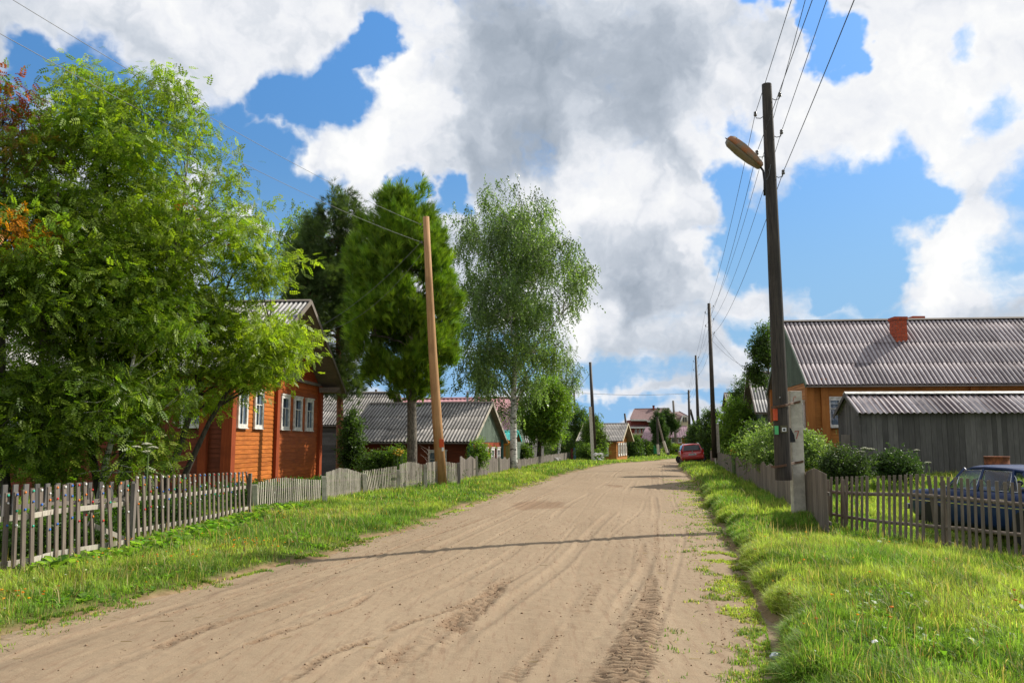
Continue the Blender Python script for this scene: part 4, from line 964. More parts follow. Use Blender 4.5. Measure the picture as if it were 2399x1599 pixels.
b1 = [(8,930),(30,925),(52,925),(73,905),(93.6,882),(113,865),(131,855),(148,845),(166,838),(183,832),(200.5,815),(218,810),(240,805),(261,797),(279,790),(300,775)]
t1 = [(17-22*k-1.3*k*k, 402+7*k) for k in range(6, 0, -1)]+t1; b1 = [(8-22*k-1.3*k*k, 930+17*k+k*k) for k in range(6, 0, -1)]+b1
t1 = [(x, 1000+y/2.6175) for x, y in t1]; b1 = [(x, 1000+y/2.6175) for x, y in b1]
gate, gb, gt, ga, gn = capped('gate', 'brown picket gate studded with coloured bottle caps, nearest the camera', t1, b1)
gate['category'] = 'gate'
t2x = [838,880,918,955,993,1030,1066,1100,1131,1162,1192,1223,1252,1282,1310,1338,1365,1388,1414,1440,1465,1488,1510]; b2x = [852,888,922,960,998,1030,1063,1100,1135,1165,1195,1225,1255,1285,1312,1340,1365,1390,1415,1445,1470,1497,1540]
t2 = [(x/2.6175, 1000+(298-26*i/22)/2.6175) for i, x in enumerate(t2x)]; b2 = [(x/2.6175, 1000+(715-165*i/22)/2.6175) for i, x in enumerate(b2x)]
fen, fb, ft, fa, fn = capped('picket_fence', 'brown picket fence studded with coloured bottle caps, between the gate and the wavy grey fence', t2, b2)
def rails(f, bw, tw, ax, n, fr, mat, hh=.07):
    for k in fr:
        m = MB(); N_ = len(bw); idx = list(range(0, N_, 3)); idx = idx if idx[-1] == N_-1 else idx+[N_-1]; zz = [bw[0].lerp(tw[0], k).z, bw[-1].lerp(tw[-1], k).z]
        Q = [bw[i].lerp(tw[i], k)-n*.034 for i in idx]
        for q_, i in zip(Q, idx): q_.z = zz[0]+(zz[1]-zz[0])*i/(N_-1)
        Q[0] = Q[0]-ax*.1; Q[-1] = Q[-1]+ax*.05
        m.grid([[q_-n*.012-Vector((0,0,hh/2)) for q_ in Q], [q_+n*.012-Vector((0,0,hh/2)) for q_ in Q], [q_+n*.012+Vector((0,0,hh/2)) for q_ in Q], [q_-n*.012+Vector((0,0,hh/2)) for q_ in Q], [q_-n*.012-Vector((0,0,hh/2)) for q_ in Q]]); m.build('rail', M[mat], f)
rails(gate, gb, gt, ga, gn, (.16, .68), 'wood_pale'); rails(fen, fb, ft, fa, fn, (.2, .66), 'wood_pale')
m = MB(); m.beam(gb[17].lerp(gt[17], .5)-gn*.06, gb[21].lerp(gt[21], .2)-gn*.06, .07, .02); m.build('brace', M['wood_pale'], gate)
for (i, bwt) in ((0, None),):
    c = gb[21].lerp(fb[0], .5)-gn*.05; zt = gt[21].z
    m = MB(); picket(m, (c.x, c.y, -.1), (c.x, c.y, zt-.08), .07, .07, ga); m.build('post', M['wood_grey'], fen)
e = fb[-1]-fn*.06; m = MB(); picket(m, (e.x, e.y, -.1), (e.x, e.y, ft[-1].z-.04), .07, .07, fa); m.build('post', M['wood_grey'], fen)
capm = ['white', 'white', 'white', 'cap_red', 'cap_red', 'cap_blue', 'cap_blue', 'cap_green', 'white', 'cap_orange']
cme = {}
def capmesh(mat):
    if mat not in cme:
        m = MB(); m.lathe([(0, .014), (.0135, .014), (.015, .011), (.0155, 0), (0, 0)], n=12); cme[mat] = m
    return cme[mat]
def caps(f, bw, tw, n, per):
    first = {}
    for i, (b, t) in enumerate(zip(bw, tw)):
        for j in range(per if rf_.random() < .6 else per-1):
            k = [.99, .8, .55, .3][j]+(rf_.random()-.5)*.16 if j or rf_.random() < .5 else 1.0
            p = b.lerp(t, min(k, .97))+n*.013; mt = rf_.choice(capm)
            if mt not in first:
                m = capmesh(mt); o = m.build('bottle_cap', M[mt], None, smooth=True, fixn=True); o.parent = f; first[mt] = o
            else:
                o = first[mt].copy(); COL.objects.link(o); o.parent = f
            o.rotation_euler = n.to_track_quat('Z', 'Y').to_euler(); o.location = p-OFF[f.name]; s = .9+.25*rf_.random(); o.scale = (s, s, 1)
caps(gate, gb, gt, gn, 3); caps(fen, fb, ft, fn, 3)
# grey palings behind the gate
tb = [(x_, 1135-x_*.028) for x_ in (-14,12,37,62,88,112,136,161,186,211,237,262,287,312)]
bk = thing('palisade', 'row of older grey palings standing just behind the bottle cap gate', 'fence', gb[0]+Vector((0, .8, 0)))
m = MB()
for i, (x, y) in enumerate(tb):
    Yb = 11.2+i*.26+.9; p = P(x, y, Yb); picket(m, (p.x, p.y, -.1), (p.x+.0, p.y, p.z), .10, .022, ga, 0)
m.build('paling_panel', M['wood_shed'], bk)
m = MB(); p0, p1 = P(2, 1190, 12.4), P(330, 1165, 15.8); m.beam(p0-gn*.03, p1-gn*.03, .07, .03); m.build('rail', M['wood_grey'], bk)
# ---- slat panels
def panel(f, bpts, tpts, pitch, w_, mat, zg=0., lean=0., wob=.01, name='slat_panel', wave=0, wper=1., d=.012, point=0, top=.0, back=1):
    bw = [G(x, y, zg) for x, y in bpts]; n_ = len(bw)
    # top heights at parametric px positions
    seg = [0]
    for i in range(n_-1): seg.append(seg[-1]+(bw[i+1]-bw[i]).length)
    tx = [(x, y) for x, y in tpts]; m = MB(); s = 0
    bx_ = [b[0] for b in bpts]
    while s < seg[-1]:
        k = max(i for i in range(n_-1) if seg[i] <= s); u = (s-seg[k])/(seg[k+1]-seg[k]); b = bw[k].lerp(bw[k+1], u); ax_ = (bw[k+1]-bw[k]).normalized()
        px = CX+FPX*b.x/(b.y*CT); order = sorted(tx); py = np.interp(px, [q[0] for q in order], [q[1] for q in order])
        z = P(px, py, b.y).z+wave*math.cos(2*math.pi*s/wper)+(rf_.random()-.5)*wob*2; g = H1(b.x, b.y)
        ln = (lean(u) if callable(lean) else lean)+(rf_.random()-.5)*wob*2
        picket(m, (b.x, b.y, g-.05), (b.x+ax_.x*ln, b.y+ax_.y*ln, z), w_*(.9+.2*rf_.random()), d, ax_, point); s += pitch*(.93+.14*rf_.random())
    o = m.build(name, M[mat], f)
    for k_ in (.25, .72):
        m = MB()
        for i in range(n_-1):
            a_, b_ = bw[i], bw[i+1]; nn_ = Vector(((b_-a_).y, -(b_-a_).x, 0)).normalized()*back
            z0_ = P(bpts[i][0], np.interp(bpts[i][0], [q[0] for q in sorted(tx)], [q[1] for q in sorted(tx)]), a_.y).z; z1_ = P(bpts[i+1][0], np.interp(bpts[i+1][0], [q[0] for q in sorted(tx)], [q[1] for q in sorted(tx)]), b_.y).z
            m.beam((a_.x-nn_.x*.035, a_.y-nn_.y*.035, z0_*k_), (b_.x-nn_.x*.035, b_.y-nn_.y*.035, z1_*k_), .06, .03)
        m.build('rail', M['wood_grey'], f)
    return o
def post(f, bx_, by_, tx, ty, w_=.12, mat='wood_pale', zg=0., name='post'):
    b = G(bx_, by_, zg); t = P(tx, ty, b.y); m = MB(); picket(m, (b.x+.05, b.y-.07, H1(b.x, b.y)-.1), (t.x+.05, t.y-.07, t.z), w_, w_*.8, (1, .25, 0)); return m.build(name, M[mat], f, bevel=.006)
wf = [('wavy-topped slat fence panel in front of the orange gable, next to the bottle cap fence', [(604,1199),(752,1179)], [(604,1131),(640,1121),(665,1118),(700,1121),(748,1123)], [(596,1200,594,1134,.13)], 0.),
 ('wavy-topped slat fence panel with a tall hump, before the gap at the red house corner', [(763,1177),(848,1160)], [(762,1107),(795,1096),(815,1097),(848,1107)], [(758,1186,756,1115,.13)], .0),
 ('broken slat fence panel with fanned leaning slats, in front of the pine trunk', [(862,1159),(928,1151)], [(860,1103),(880,1099),(928,1091)], [(853,1160,851,1108,.14)], lambda u: -.35*(1-u)+.0),
 ('slat fence panel with rounded top, in front of the cedar trunk', [(936,1152),(990,1145)], [(935,1088),(955,1081),(972,1082),(990,1087)], [(931,1154,930,1100,.12)], 0.),
 ('slat fence panel directly behind the bare pine utility pole', [(998,1144),(1072,1137)], [(997,1084),(1025,1079),(1045,1080),(1072,1085)], [(994,1149,993,1087,.12), (1073,1140,1071,1083,.12)], 0.)]
for lab, bp, tp, ps, ln in wf:
    f = thing('picket_fence', lab, 'fence', G(*bp[0], 0), group='weathered slat fence panels along the street')
    panel(f, bp, tp, .094 if bp[0][0] < 850 else .102, .036, 'wood_pale', lean=ln)
    for a in ps: post(f, a[0], a[1], a[2], a[3], a[4], 'wood_grey' if a[0] in (1073,) else 'concrete' if a[0] < 860 else 'wood_pale')
f = thing('plank_fence', 'grey plank fence with scalloped top, running from the bare pine pole to the birch trunk', 'fence', G(1078,1128, 0))
panel(f, [(1078,1129),(1130,1119),(1205,1101)], [(1078,1072),(1140,1070),(1205,1074)], .13, .115, 'wood_grey', wave=.07, wper=1.9, wob=.02, name='plank_panel')
for a in ((1115,1123,1114,1068),(1168,1112,1166,1071)): post(f, *a, .09, 'wood_pale')
f = thing('plank_fence', 'grey plank fence of slanting boards, running from the birch trunk to the painted gateposts', 'fence', G(1215,1098, 0))
panel(f, [(1215,1098),(1260,1089),(1335,1073)], [(1215,1075),(1240,1073),(1275,1066),(1335,1059)], .14, .12, 'wood_grey', wave=.03, wper=2.4, wob=.05, lean=lambda u: -.25*(1-u), name='plank_panel')
m = MB(); a, b = P(1206, 1078, 50), P(1223, 1104, 49.5); m.beam(a, (b.x, b.y, -.03), .16, .04, (1, 0, 0)); tag(m.build('loose_board', M['wood_pale'], None), 'pale loose board leaning against the foot of the birch', 'board')
for px, mt, lab in ((1340, 'cap_red', 'faded red gatepost at the far end of the plank fence'), (1347, 'cap_blue', 'pale blue gatepost beside the red one')):
    b = G(px, 1072, -.1); m = MB(); m.box(b.x-.14, b.x+.14, b.y, b.y+.28, -.4, ztop(px, 1050, b.y)); m.prism([(b.x-.17, b.y-.03, ztop(px, 1050, b.y)), (b.x+.17, b.y-.03, ztop(px, 1050, b.y)), (b.x, b.y-.03, ztop(px, 1047.5, b.y))], (0, .34, 0))
    tag(m.build('gatepost', simple('post_'+mt, (.33,.10,.09) if mt == 'cap_red' else (.18,.36,.52), None, 6, .7), None, fixn=True), lab, 'gatepost')
# right side: board fence + picket fence
f = thing('board_fence', 'short tight grey board fence with a peaked top, touching the concrete pole stub', 'fence', G(1884,1205,.2))
panel(f, [(1884,1206),(1943,1243)], [(1884,1106),(1893,1101),(1904,1096),(1915,1101),(1943,1116)], .082, .08, 'wood_brown', zg=.15, wob=.002, name='board_panel')
f = thing('board_fence', 'long dark board fence with scalloped top, running away behind the utility poles', 'fence', G(1853,1197,.2))
panel(f, [(1856,1198),(1780,1150),(1700,1103),(1668,1083),(1640,1068)], [(1640,1052),(1668,1056),(1700,1064),(1780,1083),(1856,1105)], .16, .155, 'wood_brown', zg=.15, wave=.05, wper=2.2, wob=.01, name='board_panel', back=-1)
pk = [225,285,340,395,450,505,562,618,740,800,865,922,985,1045,1105,1170,1237,1375,1445,1515,1590,1660,1730,1805,1880,1960,2050,2140,2220,2300,2380,2460,2545,2635,2730,2830,2935,3045,3160,3280]
pw = thing('picket_fence', 'dark weathered picket fence with open gaps, in front of the blue sedan', 'fence', G(1948,1240,.1))
PB, PT = [], []
for i, x in enumerate(pk):
    tx_, bx2 = 1900+x/4.715, 1900+(x+ (0 if x < 1200 else (x-1200)*.045))/4.715
    ty_ = 1050+np.interp(x, [225,620,850,1237,1375,1600,2300], [312,305,298,280,300,318,380])/4.715+max(0, x-2300)*.075/4.715; by_ = 1050+np.interp(x, [225,500,850,1240,1700,2300,3300], [880,950,1010,1060,1110,1180,1310])/4.715
    b = G(bx2, by_, .05); t = P(tx_, ty_, b.y); PB.append(b); PT.append(t)
    m = MB(); axx = Vector((1, -.55 if x > 500 else -1.2, 0)); picket(m, (b.x, b.y, H1(b.x, b.y)-.05), t, .043+.01*rf_.random(), .02, axx); m.build('picket', M['wood_brown'], pw, bevel=.003)
b = G(2195, 1266, .1); t = P(1900+1280/4.715, 1050+295/4.715, b.y); m = MB(); picket(m, (b.x, b.y-.05, -.02), (t.x, t.y-.05, t.z), .06, .022, (1,-.5,0)); m.build('picket', M['wood_grey'], pw, bevel=.003)
for fr, rad in ((.70, .033), (.27, .03)):
    m = MB(); pts = []
    for i in (0, 3, 7, 10, 14, 17, 21, 25, 29, 31, 35, 39):
        q = PB[i].lerp(PT[i], fr)+Vector((.03, .055, (rf_.random()-.5)*.015)); pts.append(q)
    m.tube(pts, rad, 7); m.build('rail', M['wood_brown'], pw)
for i in (0, 3, 19, 31, 39):
    m = MB(); q = PB[i]+Vector((.02, .11, 0)); m.tube([(q.x, q.y, -.15), (q.x, q.y, PT[i].z-.06)], .032, 8); m.build('post', M['wood_brown'], pw)
# ------------------------------------------------------------ poles and wires
def insulator(root, p, side, out=.17):
    """hook of bent iron with a porcelain insulator on it; p on the pole axis, side = unit vector"""
    s = Vector(side); m = MB(); a = p+s*.08
    m.tube([a, a+s*(out*.5)-Vector((0, 0, .05)), a+s*out-Vector((0, 0, .035)), a+s*(out+.02)+Vector((0, 0, .03))], .009, 6); h = m.build('hook', M['black'], root)
    q = a+s*(out+.02)+Vector((0, 0, .02)); m = MB(); m.lathe([(.0, 0), (.036, 0), (.04, .03), (.022, .04), (.036, .055), (.034, .085), (.015, .10), (0, .1)], q, 10); m.build('insulator', M['porcelain'], h, smooth=True)
    return q+Vector((0, 0, .05))
ROAD = Vector((.235, 1, 0)).normalized(); SIDE = Vector((ROAD.y, -ROAD.x, 0))
Yp = G(1871, 1205, .2).y
p1 = thing('utility_pole', 'tarred black utility pole lashed to a concrete stub marked 7, carrying a street lamp', 'utility pole', G(1871, 1205, .2), group='tarred utility poles on concrete stubs')
bot, top = P(1836, 1124, Yp-.28), P(1796, 198, Yp-.28)
m = MB(); m.tube([bot+(top-bot)*k for k in (0, .25, .5, .75, 1)], [.175, .155, .14, .125, .107], 18); m.build('pole', M['pole_tar'], p1, smooth=False)
sb, st_ = P(1871, 1207, Yp), P(1861, 916, Yp); m = MB(); u = (st_-sb)
m.obox(sb-Vector((.13, .1, .15)), (.26, 0, 0), (0, .2, 0), u+Vector((0, 0, .15))); stub = m.build('concrete_stub', M['concrete'], p1, bevel=.012)
# red 7 and the scrawl above it
def flatpoly(mb, c, pts, n=(0, -1, 0), s=1., d=.003):
    mb.prism([Vector(c)+Vector((x*s, 0, z*s)) for x, z in pts], (0, -d, 0))
c7 = P(1867, 1018, Yp-.1); c7.y = c7.y-.001
m = MB(); s = .17
for pts in ([(-.28,.5),(.3,.5),(.3,.40),(-.28,.40)], [(.18,.5),(.3,.5),(-.02,-.5),(-.14,-.5)], [(-.28,.5),(-.2,.5),(-.2,.3),(-.28,.3)]): m.prism([Vector((c7.x+x*s, Yp-.1005, c7.z+z*s)) for x, z in pts], (0, -.003, 0))
m.build('number_seven', M['mark_red'], stub, fixn=True)
c8 = P(1861, 933, Yp-.1); m = MB()
for pts in ([(-.3,-.5),(-.2,-.5),(0,.3),(-.1,.3)], [(0,.3),(-.04,.2),(.2,.4),(.2,.5)], [(.12,.4),(.2,.4),(.3,.1),(.22,.1)]): m.prism([Vector((c8.x+x*.12, Yp-.1005, c8.z+z*.12)) for x, z in pts], (0, -.003, 0))
m.build('painted_mark', M['mark_red'], stub, fixn=True)
for k, py in enumerate((947, 1087)):
    a = P(1818-2+k*0, py+6, Yp-.46); b = P(1875+k*7, py-7, Yp-.12); m = MB()
    for j in range(4):
        o_ = Vector((0, 0, .012*j-.02)); m.tube([a+o_+Vector((-.02, .2, 0)), a+o_, P(1840, py+2, Yp-.47)+o_, P(1853, py-2, Yp-.36)+o_, P(1862+k*5, py-4, Yp-.125)+o_, b+o_, b+o_+Vector((.01, .22, .0))], .0065, 5)
    m.build('wire_band', M['rust_wire'], p1)
def plate(px0, px1, py0, py1, Y, mat, name, d=.012):
    a, b = P(px0, py1, Y), P(px1, py0, Y); m = MB(); m.box(a.x, b.x, Y-d, Y, a.z, b.z); return m.build(name, M[mat], p1)
m = MB(); a, b = P(1811.5, 985, Yp-.3), P(1817.5, 957, Yp-.3); m.box(a.x, b.x, Yp-.42, Yp-.28, a.z, b.z); m.build('orange_box', M['sign_orange'], p1, bevel=.01)
plate(1815, 1823, 997, 1017, Yp-.44, 'sign_green', 'green_plate')
plate(1829, 1844, 996, 1013, Yp-.457, 'sign_olive', 'square_plate'); plate(1832, 1841.5, 1001, 1010, Yp-.463, 'white', 'white_square'); plate(1834.5, 1839.5, 1003.5, 1008, Yp-.467, 'black', 'dark_square')
a = P(1845, 1036, Yp-.34); m = MB(); Q = [P(1845, 1000, Yp-.2), P(1849, 1003, Yp-.2), P(1857, 1018, Yp-.2), P(1860, 1035, Yp-.2), P(1843, 1036, Yp-.2)]; m.prism(Q, (0, -.1, 0)); m.build('cable_shield', M['black'], p1, fixn=True)
m = MB(); a = P(1827, 931, Yp-.46); m.lathe([(0, 0), (.013, 0), (.013, .01), (0, .01)], a, 8); m.build('nail_head', M['white'], p1)
ins = [(1818, 231, 1), (1776, 271, -1), (1824, 318, 1), (1781, 362, -1), (1826, 412, 1)]
axis = (top-bot)/(top.z-bot.z); ATT = [[] for _ in range(5)]
for k, (px, py, sd) in enumerate(ins):
    z = P(px, py, Yp-.28).z; c = bot+axis*(z-bot.z); ATT[k].append(insulator(p1, c, SIDE*sd))
ztops = [top.z-a[0].z for a in ATT]
# street lamp on the pole
lamp = thing('street_lamp', 'rusty cobra-head street lamp on a bent bracket near the top of the tarred pole', 'street lamp', P(1787, 455, Yp-.4))
YL = Yp-.42; pa = [P(1791, 458, YL), P(1791, 425, YL), P(1788, 400, YL), P(1779, 388, YL)]
m = MB(); m.tube(pa, .024, 10); m.build('bracket', M['black'], lamp, smooth=True)
m = MB(); m.tube([P(1795, 422, YL), P(1801, 412, YL), P(1806, 385, YL), P(1800, 400, YL+.0)], .005, 5); m.build('cable', M['wire_pale'], lamp)
l0, l1 = P(1783, 392, YL), P(1703, 326, YL); ln = (l1-l0); L = ln.length; ld = ln.normalized(); lup = Vector((0, -.25, 1)); lup = (lup-ld*lup.dot(ld)).normalized(); ls = ld.cross(lup)
rows, rows2 = [], []
for k, (t, w_, hh) in enumerate(((0, .07, .06), (.04, .15, .10), (.3, .19, .15), (.6, .215, .17), (.9, .20, .15), (.98, .15, .10), (1., .07, .04))):
    c = l0+ld*(L*t); rows.append([c+ls*(w_*math.cos(a))+lup*(hh*math.sin(a)) for a in [math.pi*j/8 for j in range(9)]]); rows2.append([c+ls*(w_*math.cos(a))*.96-lup*(hh*.85*math.sin(a)) for a in [math.pi*j/8 for j in range(9)]])
m = MB(); m.grid(rows).build('lamp_housing', M['lamp_rust'], lamp, smooth=True, solid=.006)
m = MB(); m.grid(rows2).build('diffuser', M['lamp_glass'], lamp, smooth=True, solid=.004)
m = MB(); m.tube([l1+ls*.05, l1+ld*.04+ls*.05, l1+ld*.04-ls*.03, l1-ls*.03], .007, 6); m.build('latch', M['black'], lamp)
# further tarred poles
def farpole(name, label, base, topp, Y, stub=None, r0=.17, r1=.11, mat='pole_tar', att=True, group='tarred utility poles on concrete stubs', front=False):
    b, t = P(base[0], base[1], Y), P(topp[0], topp[1], Y); g = H1(b.x, b.y)
    r = thing(name, label, 'utility pole', Vector((b.x, b.y, g)), group=group); u = (t-b)/(t.z-b.z)
    if stub:
        sx0, sy0, sx1, sy1, wpx = stub; a, c = P(sx0, sy0, Y), P(sx1, sy1, Y); ww = wpx/FPX*Y
        off = Vector((0, ww*.9, 0)); m = MB(); m.obox(c+Vector((-ww/2, 0, 0)), (ww, 0, 0), (0, ww*.8, 0), a-c); m.obox((c.x-ww/2, c.y, g-.2), (ww, 0, 0), (0, ww*.8, 0), (0, 0, max(c.z-g+.2, .05))); m.build('concrete_stub', M['concrete'], r)
    z0 = (g-.2) if not stub else max(b.z, g+.5); bb = b+u*(z0-b.z); m = MB(); sh = Vector((.12 if front else 0, .45 if front else -.25 if stub else 0, 0)); m.tube([bb+sh, t+sh], [r0, r1], 14); m.build('pole', M[mat], r, smooth=True)
    if att:
        for k, (_, _, sd) in enumerate(ins):
            z = t.z-ztops[k]; c = b+u*(z-b.z)+sh; ATT[k].append(insulator(r, c, SIDE*sd))
    return r
farpole('utility_pole', 'tarred utility pole on a concrete stub, next after the one with the lamp', (1672,1072), (1659,712), 55, (1678,992,1683,1085,11))
farpole('utility_pole', 'tarred utility pole rising behind the red car', (1637,1035), (1630,832), 86, None, r0=.2)
farpole('utility_pole', 'most distant thin utility pole with an angled strut, beyond the red car', (1616,1040), (1613.5,913), 140, None, r0=.24, r1=.18)
r = [o for o in bpy.data.objects if o.name.startswith('utility_pole')][-1]
m = MB(); m.tube([P(1617, 958, 140.5), P(1630, 1006, 140.5), P(1634, 1020, 140.5)], .2, 8); m.build('strut', M['pole_tar'], r)
# bare pine pole on the other side
YL1 = G(1036, 1141, .0).y; lb = G(1036, 1141, 0)
p2 = thing('utility_pole', 'bare honey-coloured pine utility pole with an orange tag near its foot', 'utility pole', lb)
tp = P(998, 508, YL1); lb2 = P(1036, 1150, YL1)
rr_ = [.215, .19, .165, .145, .125]; m = MB(); pts = []
for k in range(5):
    q = lb2.lerp(tp, k/4); pts.append(q+Vector((.05*math.sin(k*math.pi/4)*(-1), 0, 0)))
m.tube(pts, rr_, 18); m.build('pole', M['pole_pine'], p2, smooth=True)
def pl(px, py, Y): return P(px, py, Y)
q = pl(1034, 1037, YL1-.2); m = MB(); a, b = P(1029, 1047, YL1-.21), P(1040, 1028, YL1-.21); m.box(a.x, b.x, YL1-.23, YL1-.2, a.z, b.z); m.build('orange_tag', M['sign_orange'], p2, bevel=.004)
a, b = P(1035, 1056, YL1-.22), P(1040, 1046, YL1-.22); m = MB(); m.box(a.x, b.x, YL1-.22, YL1-.21, a.z, b.z); m.build('paper_note', M['white'], p2)
WSIDE = Vector((-1, -.2, 0)).normalized()
la = [insulator(p2, P(999.5, 530, YL1), WSIDE, .14), insulator(p2, P(1002, 572, YL1), WSIDE, .14)]
farpole('utility_pole', 'slim utility pole with pale concrete stub rising out of the dark bushes by the verge', (1391,1050), (1381,847), 84, (1383,952,1389.5,1078,7), att=False, front=True, r0=.2, r1=.14)
farpole('utility_pole', 'leaning black pole beside the orange house at the end of the street', (1472,1045), (1463,968), 118, (1474,1030,1473,1062,4), att=False, r0=.2, r1=.13)
farpole('utility_pole', 'small dark pole showing above the maple behind the birch', (1347,1000), (1345,917), 120, None, att=False, r0=.2, r1=.15, group=None)
farpole('utility_pole', 'thin dark pole sticking up between the barn roof and the low cottage', (882,990), (881,912), 70, None, att=False, r0=.12, r1=.1, group=None)
farpole('utility_pole', 'grey pole standing behind the cream gable of the brick house', (1580,985), (1577,938), 165, None, att=False, r0=.28, r1=.2, mat='wood_grey', group=None)
def aframe():
    g = thing('pole_frame', 'pair of pale stakes and dark legs leaning together in front of the dark pines', 'utility pole', P(1541, 1060, 105))
    m = MB(); m.tube([P(1541.5, 1062, 105), P(1539.5, 975, 105)], .13, 8); m.build('leg', M['pole_tar'], g); m = MB(); m.tube([P(1557, 1045, 105), P(1540, 980, 105)], .12, 8); m.build('leg', M['wood_brown'], g)
    for a, b in (((1542.5, 1063), (1541, 1040)), ((1563, 1060), (1554.5, 1033))):
        m = MB(); m.tube([P(*a, 104.7), P(*b, 104.7)], .17, 8); m.build('stake', M['concrete'], g)
aframe()
def wire(name, label, pts, sag, r=.006, mat='wire', n=26, group=None, cat='cable'):
    out = []
    for i in range(len(pts)-1):
        a, b = Vector(pts[i]), Vector(pts[i+1]); s = sag[i] if isinstance(sag, (list, tuple)) else sag
        for k in range(n+(1 if i == len(pts)-2 else 0)):
            t = k/n; q = a.lerp(b, t); q.z -= 4*s*t*(1-t); out.append(q)
    m = MB(); m.tube(out, r, 5); return tag(m.build(name, M[mat], None, smooth=True), label, cat, group)
names = ['on the highest hook, facing the yards, of the tarred lamp pole', 'on the upper hook, facing the road, of the tarred lamp pole', 'on the middle hook, facing the yards, of the tarred lamp pole', 'on the lower hook, facing the road, just above the street lamp', 'on the lowest hook, facing the yards, of the tarred lamp pole']
back = [(1888, 0), (1854, 0), (1935, 0), (1899, 0), (1994, 0)]
for k in range(5):
    a = ATT[k][0]
    # the span that passes overhead: choose the point where it leaves the frame
    r = Vector(ray(*back[k])); t = (a.z-.25-CAMZ)/r.z; q = Vector((r.x*t, r.y*t, a.z-.25)); d = (q-a); d.z = 0; d = d.normalized()
    prev = a+d*45; prev.z = a.z
    wire('power_line', 'long power line '+names[k], [prev]+ATT[k], [.6, .55, .5, .6], .0065 if k != 4 else .0075, group='power lines strung along the street')
for k, (px, py, lab) in enumerate(((30, 0, 'upper power line sweeping down over the rowan trees to the bare pine pole'), (0, 79, 'lower power line sweeping down over the rowan trees to the bare pine pole'))):
    a = la[k]; r = Vector(ray(px, py)); t = (a.z-1.35-CAMZ)/r.z; q = Vector((r.x*t, r.y*t, 0)); d = q-a; f_ = Vector((d.x, d.y, 0)).length/46
    prev = a+Vector((d.x, d.y, 0))/f_; prev.z = a.z
    wire('power_line', lab, [prev, a], 1.35/(4*f_*(1-f_)), .006, 'wire_pale', 60)
hb = P(744, 768, 34.2); hb2 = P(756, 776, 35.0)
wire('service_line', 'upper drop wire from the bare pine pole to the gable of the red-brown house', [la[1]+Vector((-.05, 0, 0)), hb], .3, .007, 'wire_pale'); wire('service_line', 'lower sagging drop wire from the bare pine pole to the gable of the red-brown house', [la[1]+Vector((0, 0, -.45)), hb2], .6, .007, 'wire_pale')
wire('power_line', 'single power line crossing high above the far end of the street', [P(1341, 919, 120), P(1612, 921, 140)], .3, .03, 'wire', 20)
wire('service_line', 'short drop wire from the stubbed pole into the birch', [P(1382, 874, 93), P(1347, 908, 118)], .3, .025, 'wire_pale', 12)
for (a, b, lab) in (((1662,790,55),(1760,866,54),'upper drop wire running to the roof of the grey-green house'), ((1663,770,55),(1790,905,53),'lower drop wire running to the roof of the grey-green house')):
    wire('service_line', lab, [P(*a), P(*b)], .3, .008, 'wire')
# ------------------------------------------------------------ cars
def wheel(root, x, y, z, r, w_, rim='grey_metal'):
    m = MB(); m.lathe([(r*.62, -w_/2), (r*.93, -w_/2), (r, -w_*.32), (r, w_*.32), (r*.93, w_/2), (r*.62, w_/2), (r*.62, -w_/2)], (x, y, z), 28, 'y'); wh = m.build('wheel', M['rubber'], root, smooth=True, fixn=True)
    m = MB(); s = 1 if y > 0 else -1
    prof = [(r*.63, -w_*.3), (r*.63, w_*.42), (r*.55, w_*.40), (r*.5, w_*.2), (r*.25, w_*.15), (r*.2, w_*.38), (0, w_*.4)]; prof = [(a, b*s) for a, b in prof]
    m.lathe(prof, (x, y, z), 24, 'y'); m.build('rim', M[rim], wh, smooth=True, fixn=True)
def loft(sections):
    m = MB(); m.grid(sections); n = len(sections[0]); k = len(sections)
    m.f.append(tuple(range(n-1, -1, -1))); m.m.append(0); m.f.append(tuple((k-1)*n+i for i in range(n))); m.m.append(0); return m
def ringsec(x, pts):
    """pts right half (y, z) from bottom to top -> closed-ish strip mirrored"""
    return [(x, -y, z) for y, z in pts]+[(x, y, z) for y, z in reversed(pts)]
